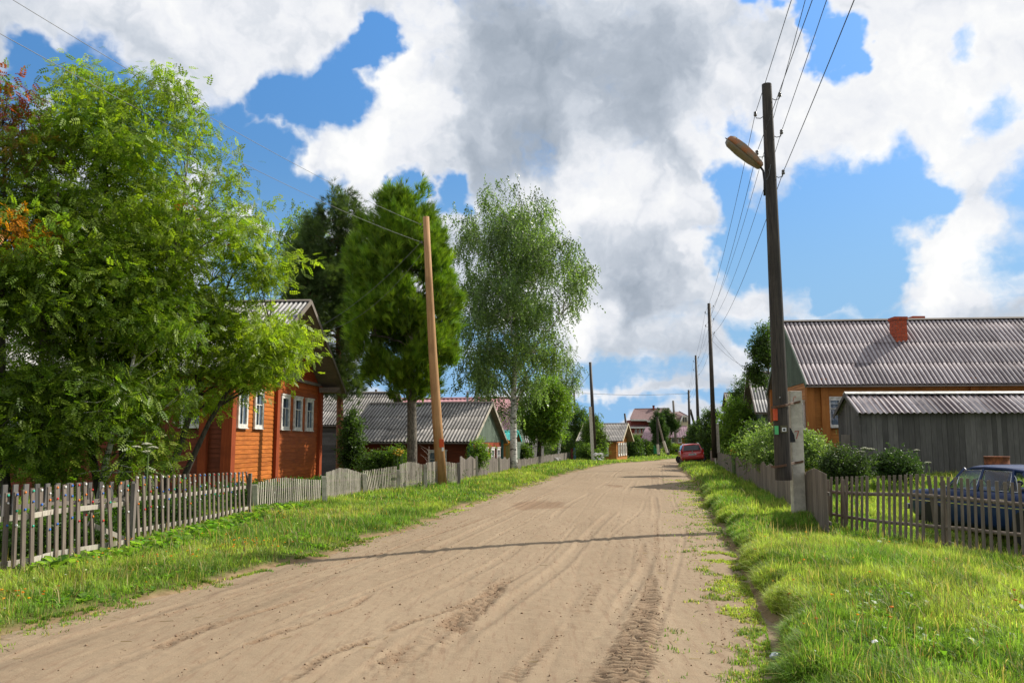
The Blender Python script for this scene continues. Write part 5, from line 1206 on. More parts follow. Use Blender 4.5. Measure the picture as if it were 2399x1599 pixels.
def sedan(name, label, loc, rot, tilt=0):
    """boxy three-box saloon, 4.1 m; front towards +x, local z=0 at ground"""
    c = thing(name, label, 'car', loc, rot=(tilt, 0, rot)); hwid = .80
    S = []
    # x, zbottom, zbelt, half width
    for (x, zb, zt, hw_) in ((-2.03,.42,.72,.70),(-2.0,.36,.86,.75),(-1.9,.30,.90,.785),(-1.45,.28,.93,.80),(-.9,.24,.95,.805),(0,.22,.95,.81),(.75,.22,.94,.805),(.8,.22,.93,.80),(1.3,.26,.89,.795),(1.8,.30,.86,.785),(1.96,.34,.83,.76),(1.99,.40,.76,.73)):
        S.append([(x, -y, z) for y, z in ((0, zb), (hw_*.9, zb), (hw_*.97, zb+.10), (hw_, (zb+zt)/2), (hw_*.995, zt-.16), (hw_*.97, zt-.05), (hw_*.9, zt), (0, zt+.015))]+[(x, y, z) for y, z in ((hw_*.9, zt), (hw_*.97, zt-.05), (hw_*.995, zt-.16), (hw_, (zb+zt)/2), (hw_*.97, zb+.10), (hw_*.9, zb))])
    m = MB(); m.grid(S, close=True); n = len(S[0]); m.f.append(tuple(range(n))); m.m.append(0); m.f.append(tuple((len(S)-1)*n+i for i in reversed(range(n)))); m.m.append(0)
    body = m.build('body', M['car_blue'], c, smooth=True, fixn=True)
    # wheel arches (dark recesses)
    for x in (-1.2, 1.22):
        for s in (1, -1):
            m = MB(); m.tube([(x, s*.60, .30), (x, s*.812, .30)], .335, 24); m.build('wheel_arch', M['black'], body)
            wheel(c, x, s*.70, .29, .29, .17)
    # roof: crowned slab
    rows = []
    for (x, z, w_) in ((-1.10,1.33,.56),(-1.0,1.385,.60),(-.6,1.425,.625),(-.1,1.435,.63),(.25,1.42,.62),(.42,1.375,.59),(.5,1.335,.57)):
        rows.append([(x, w_*t*1.0, z-.045*abs(t)**4) for t in (-1, -.93, -.7, -.35, 0, .35, .7, .93, 1)])
    m = MB(); m.grid(rows); m.build('roof', M['car_blue'], c, smooth=True, solid=.05, fixn=True)
    P_ = lambda xb, xt: None
    pil = [((.86,.72,.92),(.47,.575,1.345),.05), ((-.02,.755,.93),(-.06,.60,1.35),.055), ((-.86,.745,.93),(-.80,.60,1.34),.05), ((-1.32,.70,.93),(-1.05,.565,1.335),.17)]
    for s in (1, -1):
        for a, b, w_ in pil: m = MB(); m.beam((a[0], a[1]*s, a[2]), (b[0], b[1]*s, b[2]), w_, .04, (1, 0, 0)); m.build('pillar', M['car_blue'], c)
    for s in (1, -1):   # chrome frames of the side windows
        for q in ([(.80,.735,.945),(.44,.60,1.31),(-.02,.615,1.325),(.02,.765,.95)], [(-.08,.765,.95),(-.10,.615,1.325),(-.76,.61,1.315),(-.90,.66,1.20),(-1.0,.735,.95)], [(-.76,.61,1.315),(-.82,.76,.95)], [(.56,.65,1.19),(.56,.755,.95)]):
            m = MB(); pts = [Vector((x, y*s, z)) for x, y, z in q]; m.tube(pts+([pts[0]] if len(q) > 2 else []), .009, 5); m.build('window_trim', M['chrome'], c, smooth=True)
    for s in (1, -1):
        for q in ([(.80,.73,.945),(.44,.60,1.31),(-.02,.61,1.325),(.02,.76,.95)], [(-.08,.76,.95),(-.10,.61,1.325),(-.76,.605,1.315),(-.90,.655,1.20),(-1.0,.73,.95)]):
            m = MB(); m.prism([(x, y*s, z) for x, y, z in q], (0, .004*s, 0)); m.build('side_window', M['glass'], c)
    m = MB(); m.prism([(.88,-.68,.93),(.88,.68,.93),(.49,.55,1.345),(.49,-.55,1.345)], (.005, 0, .003)); m.build('windscreen', M['glass'], c)
    m = MB(); m.prism([(-1.42,-.64,.95),(-1.42,.64,.95),(-1.10,.52,1.33),(-1.10,-.52,1.33)], (-.005, 0, .003)); m.build('rear_window', M['glass'], c)
    m = MB(); q = [(-1.44,-.66,.95),(-1.44,.66,.95),(-1.11,.54,1.345),(-1.11,-.54,1.345)]; pts = [Vector(p) for p in q]; m.tube(pts+[pts[0]], .012, 5); m.build('window_trim', M['chrome'], c)
    for s in (1, -1):
        m = MB(); m.beam((-1.9, .805*s, .66), (1.9, .80*s, .64), .022, .012); m.build('side_moulding', M['chrome'], c)
        for x in (.0, -.82):
            m = MB(); m.beam((x+.02, .83*s, .80), (x+.16, .83*s, .80), .025, .025); m.build('door_handle', M['chrome'], c)
        for x in (.84, -.02, -.96):
            m = MB(); m.box(x-.004, x+.004, .807*s-.004, .807*s+.006, .30, .92); m.build('door_gap', M['black'], body)
        m = MB(); m.box(1.90, 1.985, s*.70-.06, s*.70+.06, .62, .70); m.build('turn_signal', M['tail_orange'], c)
        m = MB(); m.box(-2.05, -1.97, s*.58-.14, s*.58+.14, .58, .74); m.build('tail_light', M['tail_red'], c)
        m = MB(); m.lathe([(0, -.02), (.045, -.02), (.06, .0), (.06, .03), (0, .03)], (.70, s*.93, 1.02), 14, 'x'); m.build('mirror', M['black'], c, smooth=True, fixn=True)
        m = MB(); m.tube([(.70, s*.78, .95), (.70, s*.92, 1.0)], .01, 6); m.build('mirror_arm', M['chrome'], c)
        for y in (.60, .40):
            m = MB(); m.lathe([(0, .03), (.07, .02), (.085, 0), (.09, -.03)], (1.99, s*y, .64), 16, 'x'); m.build('headlight', M['chrome'], c, smooth=True, fixn=True)
    for x, s in ((2.06, 1), (-2.08, -1)):
        m = MB(); m.box(x-.04, x+.04, -.78, .78, .42, .54); m.build('bumper', M['chrome'], c, bevel=.02)
    m = MB(); m.box(1.98, 2.005, -.33, .33, .56, .74); m.build('grille', M['black'], c)
    m = MB(); m.box(-1.9, 1.9, -.68, .68, .20, .30); m.build('underbody', M['black'], c)
    for y in (-.36, .36):
        m = MB(); m.obox((-.25, y-.24, .5), (.5, 0, 0), (0, .48, 0), (0, 0, .2)); m.obox((-.32, y-.23, .62), (.13, 0, 0), (0, .46, 0), (-.12, 0, .50)); m.build('seat', M['interior'], c, bevel=.04)
    m = MB(); m.obox((-1.1, -.60, .5), (.5, 0, 0), (0, 1.2, 0), (0, 0, .2)); m.obox((-1.15, -.6, .65), (.13, 0, 0), (0, 1.2, 0), (-.1, 0, .40)); m.build('rear_seat', M['interior'], c, bevel=.04)
    m = MB(); pts = [Vector((.38+.05*math.cos(a)*.6, .36+.18*math.cos(a), .98+.16*math.sin(a))) for a in [i*math.pi/8 for i in range(17)]]; m.tube(pts, .012, 6); m.build('steering_wheel', M['black'], c, smooth=True)
    return c
# blue saloon: the side facing us; rear nearer
fpos = P(2121, 1225, 19.0); rpos_dir = R(180+14-3)
fx = Vector(((2124-CX)/FPX*19.2, 19.2, 0)); head = Vector((math.cos(R(180-40)), math.sin(R(180-40)), 0))
cc = fx-head*2.0
sedan('sedan', 'dark blue boxy saloon parked on the grass behind the picket fence', Vector((9.85, 16.6, -.13)), R(102), R(0))
# rusty barrel behind it
q = P(2336, 1090, 24.5); m = MB(); m.lathe([(0, -.5), (.33, -.5), (.33, .12), (.345, .135), (.33, .15), (.33, .33), (.35, .35), (.335, .36), (.31, .34), (.31, .0), (0, .0)], (q.x, q.y, Zat(1069, 24.5)-.35), 26); tag(m.build('barrel', M['rust'], None, smooth=True, fixn=True), 'rusty open barrel standing in the grass behind the blue saloon', 'barrel')
# ---- red estate seen from behind
def estate(name, label, loc, rot, tilt):
    c = thing(name, label, 'car', loc, rot=(0, tilt, rot))   # front towards +y
    S = []
    for (y, zb, zt, hw_) in ((-2.1,.40,.60,.74),(-2.06,.30,.80,.80),(-1.95,.26,.93,.84),(-1.2,.24,.97,.86),(0,.22,.97,.865),(.9,.22,.95,.86),(1.5,.25,.85,.83),(1.95,.3,.72,.76),(2.05,.36,.6,.66)):
        S.append([(x*hw_, y, z) for x, z in ((0, zb), (.88, zb), (.98, zb+.12), (1., (zb+zt)/2), (.985, zt-.08), (.93, zt), (0, zt+.01), (-.93, zt), (-.985, zt-.08), (-1., (zb+zt)/2), (-.98, zb+.12), (-.88, zb))])
    m = MB(); m.grid(S, close=True); n = len(S[0]); m.f.append(tuple(range(n))); m.m.append(0); m.f.append(tuple((len(S)-1)*n+i for i in range(n))); m.m.append(0)
    b = m.build('body', M['car_red'], c, smooth=True, fixn=True)
    S = []
    for (y, z, wb, wt) in ((-1.98,.95,.78,.78),(-1.80,1.38,.78,.60),(-1.70,1.43,.78,.60),(-.6,1.46,.80,.62),(.2,1.42,.80,.61),(1.0,.96,.80,.78)):
        S.append([(-wb, y, .94), (-wt, y, z-.05), (-wt+.08, y, z), (0, y, z+.02), (wt-.08, y, z), (wt, y, z-.05), (wb, y, .94)])
    m = MB(); m.grid(S); n = 7; m.f.append(tuple(range(n))); m.m.append(0); m.build('cabin', M['car_red'], c, smooth=False, fixn=True)
    m = MB(); m.prism([(-.62,-1.985,.99),(.62,-1.985,.99),(.52,-1.845,1.35),(-.52,-1.845,1.35)], (0, -.015, .0)); m.build('rear_window', M['dark_glass'], c, fixn=True)
    for s in (1, -1):
        m = MB(); m.prism([(s*.80,-1.7,.99),(s*.79,.6,.99),(s*.655,.1,1.36),(s*.635,-1.6,1.37)], (s*.012, 0, .004)); m.build('side_window', M['dark_glass'], c, fixn=True)
        m = MB(); m.prism([(s*.68,-2.075,.78),(s*.83,-2.02,.78),(s*.80,-1.97,1.02),(s*.70,-2.0,1.02)], (0, -.03, 0)); m.build('tail_light', M['tail_red'], c, fixn=True)
        m = MB(); m.tube([(s*.56, -1.7, 1.47), (s*.56, -.1, 1.49)], .018, 6); m.build('roof_rail', M['chrome'], c)
        m = MB(); m.obox((s*.88, .62, .93), (s*.2, 0, 0), (0, .09, 0), (0, 0, .15)); m.build('mirror', M['black'], c, bevel=.03)
        for y in (-1.3, 1.35): wheel(c, s*.74, y, .30, .31, .19)
    m = MB(); m.box(-.27, .27, -2.125, -2.10, .64, .75); pl_ = m.build('license_plate', M['white'], c)
    m = MB(); x = -.21
    for k in range(8): m.box(x, x+.028, -2.131, -2.125, .665, .725); x += .055
    m.build('plate_digits', M['black'], pl_)
    m = MB(); m.box(-.80, .80, -2.14, -2.0, .36, .58); m.build('bumper', M['car_red'], c, bevel=.04)
    m = MB(); m.box(-.6, .6, -2.06, -1.7, .20, .34); m.build('underbody', M['black'], c)
    m = MB(); m.lathe([(0, -.01), (.05, -.01), (.05, 0), (0, 0)], (0, -2.085, .88), 12, 'y'); m.build('badge', M['chrome'], c, fixn=True)
    m = MB(); m.tube([(.2, -1.5, 1.46), (.2, -1.75, 1.72)], .008, 5); m.build('antenna', M['black'], c)
    m = MB(); m.box(-.3, .3, -1.86, -1.82, 1.385, 1.40); m.build('brake_light', M['tail_red'], c)
cc = P(1633, 1084, 61); estate('estate_car', 'red estate car parked tilted on the grass verge, seen from behind', Vector((cc.x, 61+2, max(cc.z-.06, -.2))), R(-8), R(-3.5))
# ---- small things
def bag():
    q = G(1826, 1541, -.05); q.z = float(road_h(np.array([q.x]), np.array([q.y]))[0]); m = MB(); rr = random.Random(2)
    prof = [(0, 0), (.03, .002), (.036, .012), (.034, .045), (.037, .06), (.033, .085), (.02, .105), (.012, .115), (.013, .13), (0, .13)]
    m.lathe(prof, (0, 0, 0), 12); o = m.build('bottle', M['bag'], None, smooth=True); o.location = (q.x, q.y, H1(q.x, q.y)+.05 if False else q.z+.035); o.rotation_euler = (R(82), 0, R(-50)); tag(o, 'crumpled clear plastic bottle lying against the grassy bank', 'bottle')
bag()
q = G(2045, 1530, .16)
m = MB(); m.add([(0,0,0),(.05,.01,.01),(.045,.04,.02),(.005,.035,.01),(.02,.02,.02)], [(0,1,4),(1,2,4),(2,3,4),(3,0,4)]); o = m.build('paper_scrap', M['white'], None, solid=.002); o.location = (q.x, q.y, H1(q.x, q.y)+.06); tag(o, 'white scrap of paper caught in the grass of the verge', 'litter')
# ------------------------------------------------------------ vegetation
def nrm(a): return a/np.maximum(np.linalg.norm(a, axis=-1, keepdims=True), 1e-6)
T_ROWAN_V, T_ROWAN_F = [], []
def _lf(x, y, a, l, w_):     # rhombic leaflet starting at (x,y) along angle a
    c, s = math.cos(a), math.sin(a); b = len(T_ROWAN_V)
    for (u, v, z) in ((0, 0, 0), (.5*l, w_/2, -.02*l), (l, 0, -.12*l), (.5*l, -w_/2, -.02*l)): T_ROWAN_V.append((x+c*u-s*v, y+s*u+c*v, z-.25*x*x))
    T_ROWAN_F.append((b, b+1, b+2, b+3))
for i in range(4):
    xx_ = .22+i*.2
    for s_ in (1, -1): _lf(xx_, 0, s_*R(62), .38-.03*abs(i-1.5), .185)
_lf(.95, 0, 0, .36, .185)
T_LEAF = (np.array([(0,0,0),(.45,.36,.03),(1,0,-.1),(.45,-.36,.03)], float), np.array([(0,1,2,3)]))
T_ROWAN = (np.array(T_ROWAN_V), np.array(T_ROWAN_F))
# sprig: several leaves around a short twig
def sprig(n, l, w_, seed, spread=1.):
    r = random.Random(seed); V, F = [], []
    for i in range(n):
        x = i/n*1.; a = r.uniform(-1, 1)*1.4*spread; e = r.uniform(-.6, .6); b = len(V); c, s = math.cos(a), math.sin(a); roll = r.uniform(-1.2, 1.2)
        for (u, v) in ((0, 0), (.5*l, w_/2), (l, 0), (.5*l, -w_/2)):
            vy, vz = v*math.cos(roll), v*math.sin(roll); V.append((x+c*u-s*vy, s*u+c*vy, u*e+vz))
        F.append((b, b+1, b+2, b+3))
    return np.array(V), np.array(F)
T_SPRIG = sprig(6, .42, .26, 1); T_STRAND = sprig(11, .15, .11, 4)
def tuft(n, w_, seed, cone=.75):
    r = random.Random(seed); V, F = [], []
    for i in range(n):
        a = r.uniform(0, 6.28); sp = r.uniform(.15, cone); x0 = r.uniform(0, .45); b = len(V)
        d = Vector((math.cos(sp), math.sin(sp)*math.cos(a), math.sin(sp)*math.sin(a))); q = d.orthogonal().normalized()*w_; l = r.uniform(.6, 1)
        p = Vector((x0, 0, 0)); V += [tuple(p-q), tuple(p+q), tuple(p+d*l)]; F.append((b, b+1, b+2))
    return np.array(V), np.array(F)
T_TUFT = tuft(18, .03, 3, .6); T_TUFT2 = tuft(16, .026, 7, 1.1)
def foliage(name, T, pos, axis, nup, scale, col, mat, parent):
    TV, TF = T; x = nrm(axis); y = nrm(np.cross(nup, x)); z = np.cross(x, y)
    V = pos[:, None]+scale[:, None, None]*(TV[None, :, 0:1]*x[:, None]+TV[None, :, 1:2]*y[:, None]+TV[None, :, 2:3]*z[:, None])
    k = len(TV); F = (np.arange(len(pos))[:, None, None]*k+TF[None]).reshape(-1, TF.shape[1])
    return np_mesh(name, V.reshape(-1, 3), F, M[mat], parent, col=np.repeat(col, k, 0))
def crown_pts(levels, Y, n, rg, dmax=3., shell=.55, gap=.0, gs=.9, flat_=1.):
    lv = sorted(levels); py = np.array([l[0] for l in lv], float); zl = np.array([P(CX, a, Y).z for a in py]); xl = np.array([P(a[1], a[0], Y).x for a in lv]); xr = np.array([P(a[2], a[0], Y).x for a in lv])
    o = np.argsort(zl); zl, xl, xr = zl[o], xl[o], xr[o]; zz = np.linspace(zl[0], zl[-1], 200); wz = np.interp(zz, zl, xr-xl)
    pr = np.cumsum(np.minimum(wz, 99)*np.minimum(wz, dmax*2)); pr /= pr[-1]; out = []
    N = n*3; z = np.interp(rg.rand(N), pr, zz); a = rg.rand(N)*6.283; r = rg.rand(N)**shell; c = (np.interp(z, zl, xl)+np.interp(z, zl, xr))/2; w_ = np.interp(z, zl, xr-xl)/2
    x = c+w_*r*np.cos(a); y = Y+np.minimum(w_, dmax)*flat_*r*np.sin(a)
    # natural gaps
    g = vnoise(x+y*.6, z, gs, 3)*.5+vnoise(x-y*.5, z+y*.4, gs*.5, 9)*.5; k = g > gap
    return np.stack([x, y, z], -1)[k][:n], c[k][:n]
def woody(trunk, tr_r, limbs, pts, mat, parent, rg, start=.3, rise=.6, twig=.012, sides=5, limb_r=.35, droop=0):
    """trunk polyline + main limbs + a twig to each cluster"""
    m = MB(); m.tube(trunk, tr_r, 12); TP = np.array([tuple(p) for p in trunk]); 
    def at(z):
        zz = TP[:, 2]; return np.array([np.interp(z, zz, TP[:, 0]), np.interp(z, zz, TP[:, 1]), z])
    def rad(z): return np.interp(z, TP[:, 2], tr_r)
    zt, zb = TP[-1, 2], TP[0, 2]; nodes = [at(z) for z in np.linspace(zb+start*(zt-zb), zt, 14)]; nodal_r = [rad(q[2])*.5 for q in nodes]
    sel = rg.permutation(len(pts))[:limbs]
    for i in sel:
        p = pts[i]; hd = np.hypot(*(p[:2]-at(p[2])[:2])); za = np.clip(p[2]-hd*rise, zb+start*(zt-zb)*.8, zt*.97); a = at(za); r0 = rad(za)*limb_r+twig
        mid = a+(p-a)*.5+np.array([0, 0, hd*.12+droop])+rg.randn(3)*hd*.05; ks = [0, .25, .5, .75, 1]; Q = [(1-t)**2*a+2*t*(1-t)*mid+t*t*p for t in ks]
        m.tube([tuple(q) for q in Q], [r0*(1-t*.85) for t in ks], sides+1, cap=False)
        for q, t in zip(Q[1:-1], ks[1:-1]): nodes.append(q); nodal_r.append(r0*(1-t*.85))
    ND = np.array(nodes); NR = np.array(nodal_r)
    for p in pts:
        d = np.linalg.norm((ND-p)*np.array([1, 1, 1.0]), axis=1)+np.where(ND[:, 2] > p[2]+.1+droop, 2.5, 0); j = int(np.argmin(d)); a = ND[j]; L = np.linalg.norm(p-a)
        if L < .02: continue
        mid = a+(p-a)*.5+np.array([0, 0, L*.1])+rg.randn(3)*L*.07; r0 = min(twig*1.6, NR[j]*.8); Q = [(1-t)**2*a+2*t*(1-t)*mid+t*t*p for t in (0, .5, 1)]
        m.tube([tuple(q) for q in Q], [r0, r0*.6, r0*.25], sides-1, cap=False)
    return m.build('trunk', M[mat], parent, smooth=True)
def tones(n, rg, a, b, extra=(), k=.25):
    t = rg.rand(n, 1); c = np.array(a)*(1-t)+np.array(b)*t; r = rg.rand(n)
    for frac, colr in extra:
        mk = r < frac; c[mk] = np.array(colr)*(.7+.6*rg.rand(mk.sum(), 1)); r = np.where(mk, 9, r-frac)
    return c
def leaves_for(pts, per, sig, rg, drop=0):
    n = len(pts)*per; c = np.repeat(pts, per, 0); o = rg.randn(n, 3)*np.array(sig); return c+o-np.array([0, 0, drop]), o
# ---- rowans
def rowan(name, label, base, levels, Y, ncl, per, seed, stems, cols, extra=(), sc=(.16, .22), dmax=2.2, gap=.43, sig=(.25,.25,.15), tdepth=0, cluster_tint=None):
    rg = np.random.RandomState(seed); t = thing(name, label, 'tree', (base[0], base[1], H1(base[0], base[1])), group=None)
    pts, _ = crown_pts(levels, Y, ncl, rg, dmax=dmax, shell=.6, gap=gap); g = H1(*base)-.1
    m = MB(); segs = np.array_split(pts[np.argsort(pts[:, 0])], len(stems)); first = None
    for s, sg in zip(stems, segs):
        top = np.array(s['top']); b = Vector((base[0]+s['dx'], base[1]+s.get('dy', 0), g)); tp = Vector(tuple(top)); tr = [b.lerp(tp, k)+Vector((.12*math.sin(k*5+s['dx']*9), .1*math.cos(k*4), 0))*(k > 0) for k in (0, .15, .3, .5, .7, .85, 1)]
        woody(tr, [s['r']*(1-.85*k) for k in (0, .15, .3, .5, .7, .85, 1)], 9, sg, 'bark_dark' if s.get('m') is None else s['m'], t, rg, start=.22, rise=.9, limb_r=.42)
    pos, o = leaves_for(pts, per, sig, rg); n = len(pos); out = nrm(o*np.array([1, 1, .3])+rg.randn(n, 3)*.35); ax_ = nrm(out+np.array([0, 0, -.35])); nup = nrm(np.array([.25, -.25, 1.])+rg.randn(n, 3)*.6)
    col = tones(n, rg, cols[0], cols[1], ()); ct = np.repeat(.65+.7*rg.rand(len(pts), 1), per, 0)*1.0; col = col*ct
    for (px, py, r_, c_, fr) in extra:
        q = P(px, py, Y); d = np.hypot(pos[:, 0]-q.x, pos[:, 2]-q.z); mk = (d < r_) & (rg.rand(n) < fr); col[mk] = np.array(c_)*(.7+.6*rg.rand(mk.sum(), 1))
    foliage('crown', T_ROWAN, pos, ax_, nup, sc[0]+(sc[1]-sc[0])*rg.rand(n), col, 'leaf', t); return t
lvA = [(112,205,262),(150,172,385),(200,150,420),(250,135,470),(330,100,530),(400,70,560),(470,60,628),(530,60,620),(600,60,620),(700,70,540),(800,80,500),(900,120,440),(980,140,400),(1060,160,370)]
bA = G(292, 1140, 0); bA = (P(292, 1100, 17.2).x, 17.2)
tA = P(255, 210, 17.2); tA2 = P(430, 380, 17.5)
rowan('rowan_tree', 'tallest rowan tree, bright green, in the middle of the clump behind the bottle cap fences', bA, lvA, 17.3, 470, 50, 21,
  [dict(dx=-.35, top=P(150, 420, 17.2), r=.09), dict(dx=0, top=tA, r=.14), dict(dx=.35, dy=.3, top=tA2, r=.10)], ((.09,.165,.015), (.225,.285,.025)), [(490,525,.10,(.5,.05,.02),.35)])
lvB = [(185,-30,15),(200,30,70),(250,-60,105),(300,-100,130),(400,-150,200),(500,-160,220),(600,-160,300),(750,-160,260),(900,-150,240),(1000,-150,250),(1080,-120,220)]
bB = (P(70, 1100, 15.6).x, 15.6)
rowan('rowan_tree', 'rowan tree with reddening top and one orange spray, beside the gate', bB, lvB, 15.6, 280, 50, 22,
  [dict(dx=-.3, top=P(0, 290, 15.6), r=.11), dict(dx=.3, top=P(130, 420, 15.6), r=.09)], ((.08,.145,.015), (.18,.245,.024)),
  [(10,235,.75,(.22,.05,.03),.55),(60,270,.5,(.3,.05,.03),.45),(115,575,.42,(.52,.20,.015),.75),(30,340,.9,(.2,.13,.03),.3)])
lvC = [(560,590,690),(600,560,700),(650,520,700),(685,440,655),(715,400,570),(745,420,600),(768,440,720),(800,450,742),(850,450,715),(880,470,690),(915,480,600),(950,440,500)]
bC = (P(345, 1100, 18.2).x, 18.2)
rowan('rowan_tree', 'yellow-green rowan tree spreading its branches in front of the slate roof and the orange gable', bC, lvC, 18.4, 100, 50, 23,
  [dict(dx=0, top=P(560, 640, 18.4), r=.10), dict(dx=.2, top=P(640, 760, 18.4), r=.085)], ((.125,.20,.018), (.27,.33,.03)), dmax=1.5, gap=.36)
lvD = [(620,60,360),(700,0,440),(780,-40,470),(850,-40,450),(940,0,430),(1010,90,390),(1085,110,400),(1120,130,380)]
bD = (P(180, 1100, 16.2).x, 16.3)
rowan('rowan_tree', 'low dense rowan with drooping leaf sprays just behind the palings', bD, lvD, 16.2, 180, 44, 24,
  [dict(dx=-.4, top=P(120, 700, 16.2), r=.08, m='bark_birch'), dict(dx=.4, top=P(330, 720, 16.2), r=.08, m='bark_birch')], ((.08,.15,.015), (.19,.255,.025)), [(440,1030,.5,(.22,.26,.03),.4)], dmax=1.4, gap=.43)
# ---- pine and cedar
def conifer(name, label, base_px, Y, levels, ncl, per, seed, cols, T, sc, bark, r0, up=.5, dmax=3., gap=.3, sig=.28, topp=None, shell=.45, limbs=30, bare=.25):
    rg = np.random.RandomState(seed); b = P(base_px[0], base_px[1], Y); g = H1(b.x, Y)-.1; b.z = g
    lv = sorted(levels); tp = P((lv[0][1]+lv[0][2])/2, lv[0][0]+8, Y) if topp is None else P(*topp, Y)
    t = thing(name, label, 'tree', Vector((b.x, Y, g+.1))); pts, c = crown_pts(levels, Y, ncl, rg, dmax=dmax, shell=shell, gap=gap)
    ks = (0, .04, .12, .3, .5, .75, 1); tr = [b.lerp(tp, k)+Vector((.06*math.sin(k*7), 0, 0)) for k in ks]
    woody(tr, [r0*a for a in (1.3, 1.05, 1, .85, .65, .35, .05)], limbs, pts, bark, t, rg, start=bare, rise=.15, limb_r=.22, twig=.018)
    n = len(pts)*per; pos = np.repeat(pts, per, 0)+rg.randn(n, 3)*sig*np.array([.8, .8, 1.35]); cc = np.repeat(c, per); out = np.stack([pos[:, 0]-cc, pos[:, 1]-Y, 0*cc], -1); out = nrm(out+rg.randn(n, 3)*.3)
    ax_ = nrm(out*(1-up)+np.array([0, 0, up])+rg.randn(n, 3)*.25); ct = np.repeat(.55+.85*rg.rand(len(pts), 1), per, 0)
    col = tones(n, rg, cols[0], cols[1])*ct; foliage('crown', T, pos, ax_, nrm(rg.randn(n, 3)), sc*(.75+.5*rg.rand(n)), col, 'needle', t); return t
conifer('cedar_tree', 'dense bright green Siberian cedar with a grey trunk, behind the slat fence and bare pole', (965,1090), 36.5,
  [(434,948,962),(455,905,985),(490,885,992),(515,888,1012),(545,842,1022),(600,826,1042),(650,820,1066),(720,820,1068),(800,822,1068),(850,842,1058),(890,872,1040),(918,910,1015),(932,930,955)], 540, 36, 31, ((.06,.14,.014),(.17,.27,.03)), T_TUFT, .40, 'bark_cedar', .22, up=.62, dmax=2.6, gap=.42, sig=.17, shell=.38, limbs=36, bare=.18)
conifer('pine_tree', 'dark blue-green pine with a reddish trunk, beside the gable of the red-brown house', (796,1095), 41,
  [(456,770,815),(475,755,845),(510,735,855),(560,700,850),(620,672,840),(700,668,835),(780,680,840),(850,700,850),(900,730,850),(925,770,840)], 560, 30, 32, ((.035,.07,.028),(.08,.125,.05)), T_TUFT2, .30, 'bark_pine', .19, up=.35, dmax=3.2, gap=.38, sig=.19, shell=.6, limbs=34, bare=.25)
# ---- birches
def birch(name, label, base_px, Y, levels, ncl, per, seed, cols, r0=.22, dmax=3.5, gap=.4, leaf=.15, strand=.8, topx=None, bark='bark_birch', limbs=22, mat='leaf_dull', cat='tree', rise=1.2, hang=1., kind=T_STRAND):
    rg = np.random.RandomState(seed); b = P(base_px[0], base_px[1], Y); g = H1(b.x, Y)-.1; b.z = g; lv = sorted(levels)
    tp = P(topx or (lv[0][1]+lv[0][2])/2, lv[0][0]+10, Y); t = thing(name, label, cat, Vector((b.x, Y, g+.1))); pts, c = crown_pts(levels, Y, ncl, rg, dmax=dmax, shell=.6, gap=gap)
    ks = (0, .04, .15, .3, .5, .75, 1); tr = [b.lerp(tp, k)+Vector((.12*math.sin(k*6+seed), 0, 0))*(k > .01) for k in ks]
    woody(tr, [r0*a for a in (1.35, 1.05, .95, .8, .6, .33, .04)], limbs, pts, bark, t, rg, start=.25, rise=rise, limb_r=.35, twig=.016)
    n = len(pts)*per; pos = np.repeat(pts, per, 0)+rg.randn(n, 3)*np.array([.3, .3, .36]); ax_ = nrm(np.array([0, 0, -hang])+rg.randn(n, 3)*np.array([.45, .45, .35])); ct = np.repeat(.55+.85*rg.rand(len(pts), 1), per, 0)
    col = tones(n, rg, cols[0], cols[1])*ct; foliage('crown', kind, pos, ax_, nrm(rg.randn(n, 3)), strand*(.6+.7*rg.rand(n)), col, mat, t); return t
bc = ((.06,.10,.035),(.13,.185,.065))
birch('birch_tree', 'tall weeping silver birch with a white trunk, standing at the street fence', (1205,1103), 50,
  [(434,1165,1265),(455,1110,1280),(480,1048,1295),(520,1040,1310),(560,1058,1345),(590,1065,1388),(612,1066,1418),(650,1068,1395),(700,1070,1382),(750,1064,1352),(800,1064,1338),(850,1058,1315),(890,1066,1290),(930,1108,1268),(960,1150,1235)], 520, 19, 41, bc, r0=.215, dmax=4.2, gap=.56, strand=.75, topx=1215)
birch('birch_tree', 'smaller dark birch partly hidden behind the tall silver birch', (1310,1060), 94,
  [(806,1320,1345),(830,1300,1350),(860,1280,1358),(900,1270,1358),(940,1270,1350),(975,1290,1340)], 90, 16, 42, bc, r0=.14, dmax=2.2, gap=.35, strand=.9)
birch('birch_tree', 'pale birch crown showing behind the dark pine', (706,1090), 52,
  [(495,690,735),(520,665,770),(560,655,770),(620,655,760),(700,660,740),(800,680,740)], 110, 16, 43, ((.07,.12,.035),(.13,.19,.05)), r0=.16, dmax=2.5, gap=.42, strand=.85)
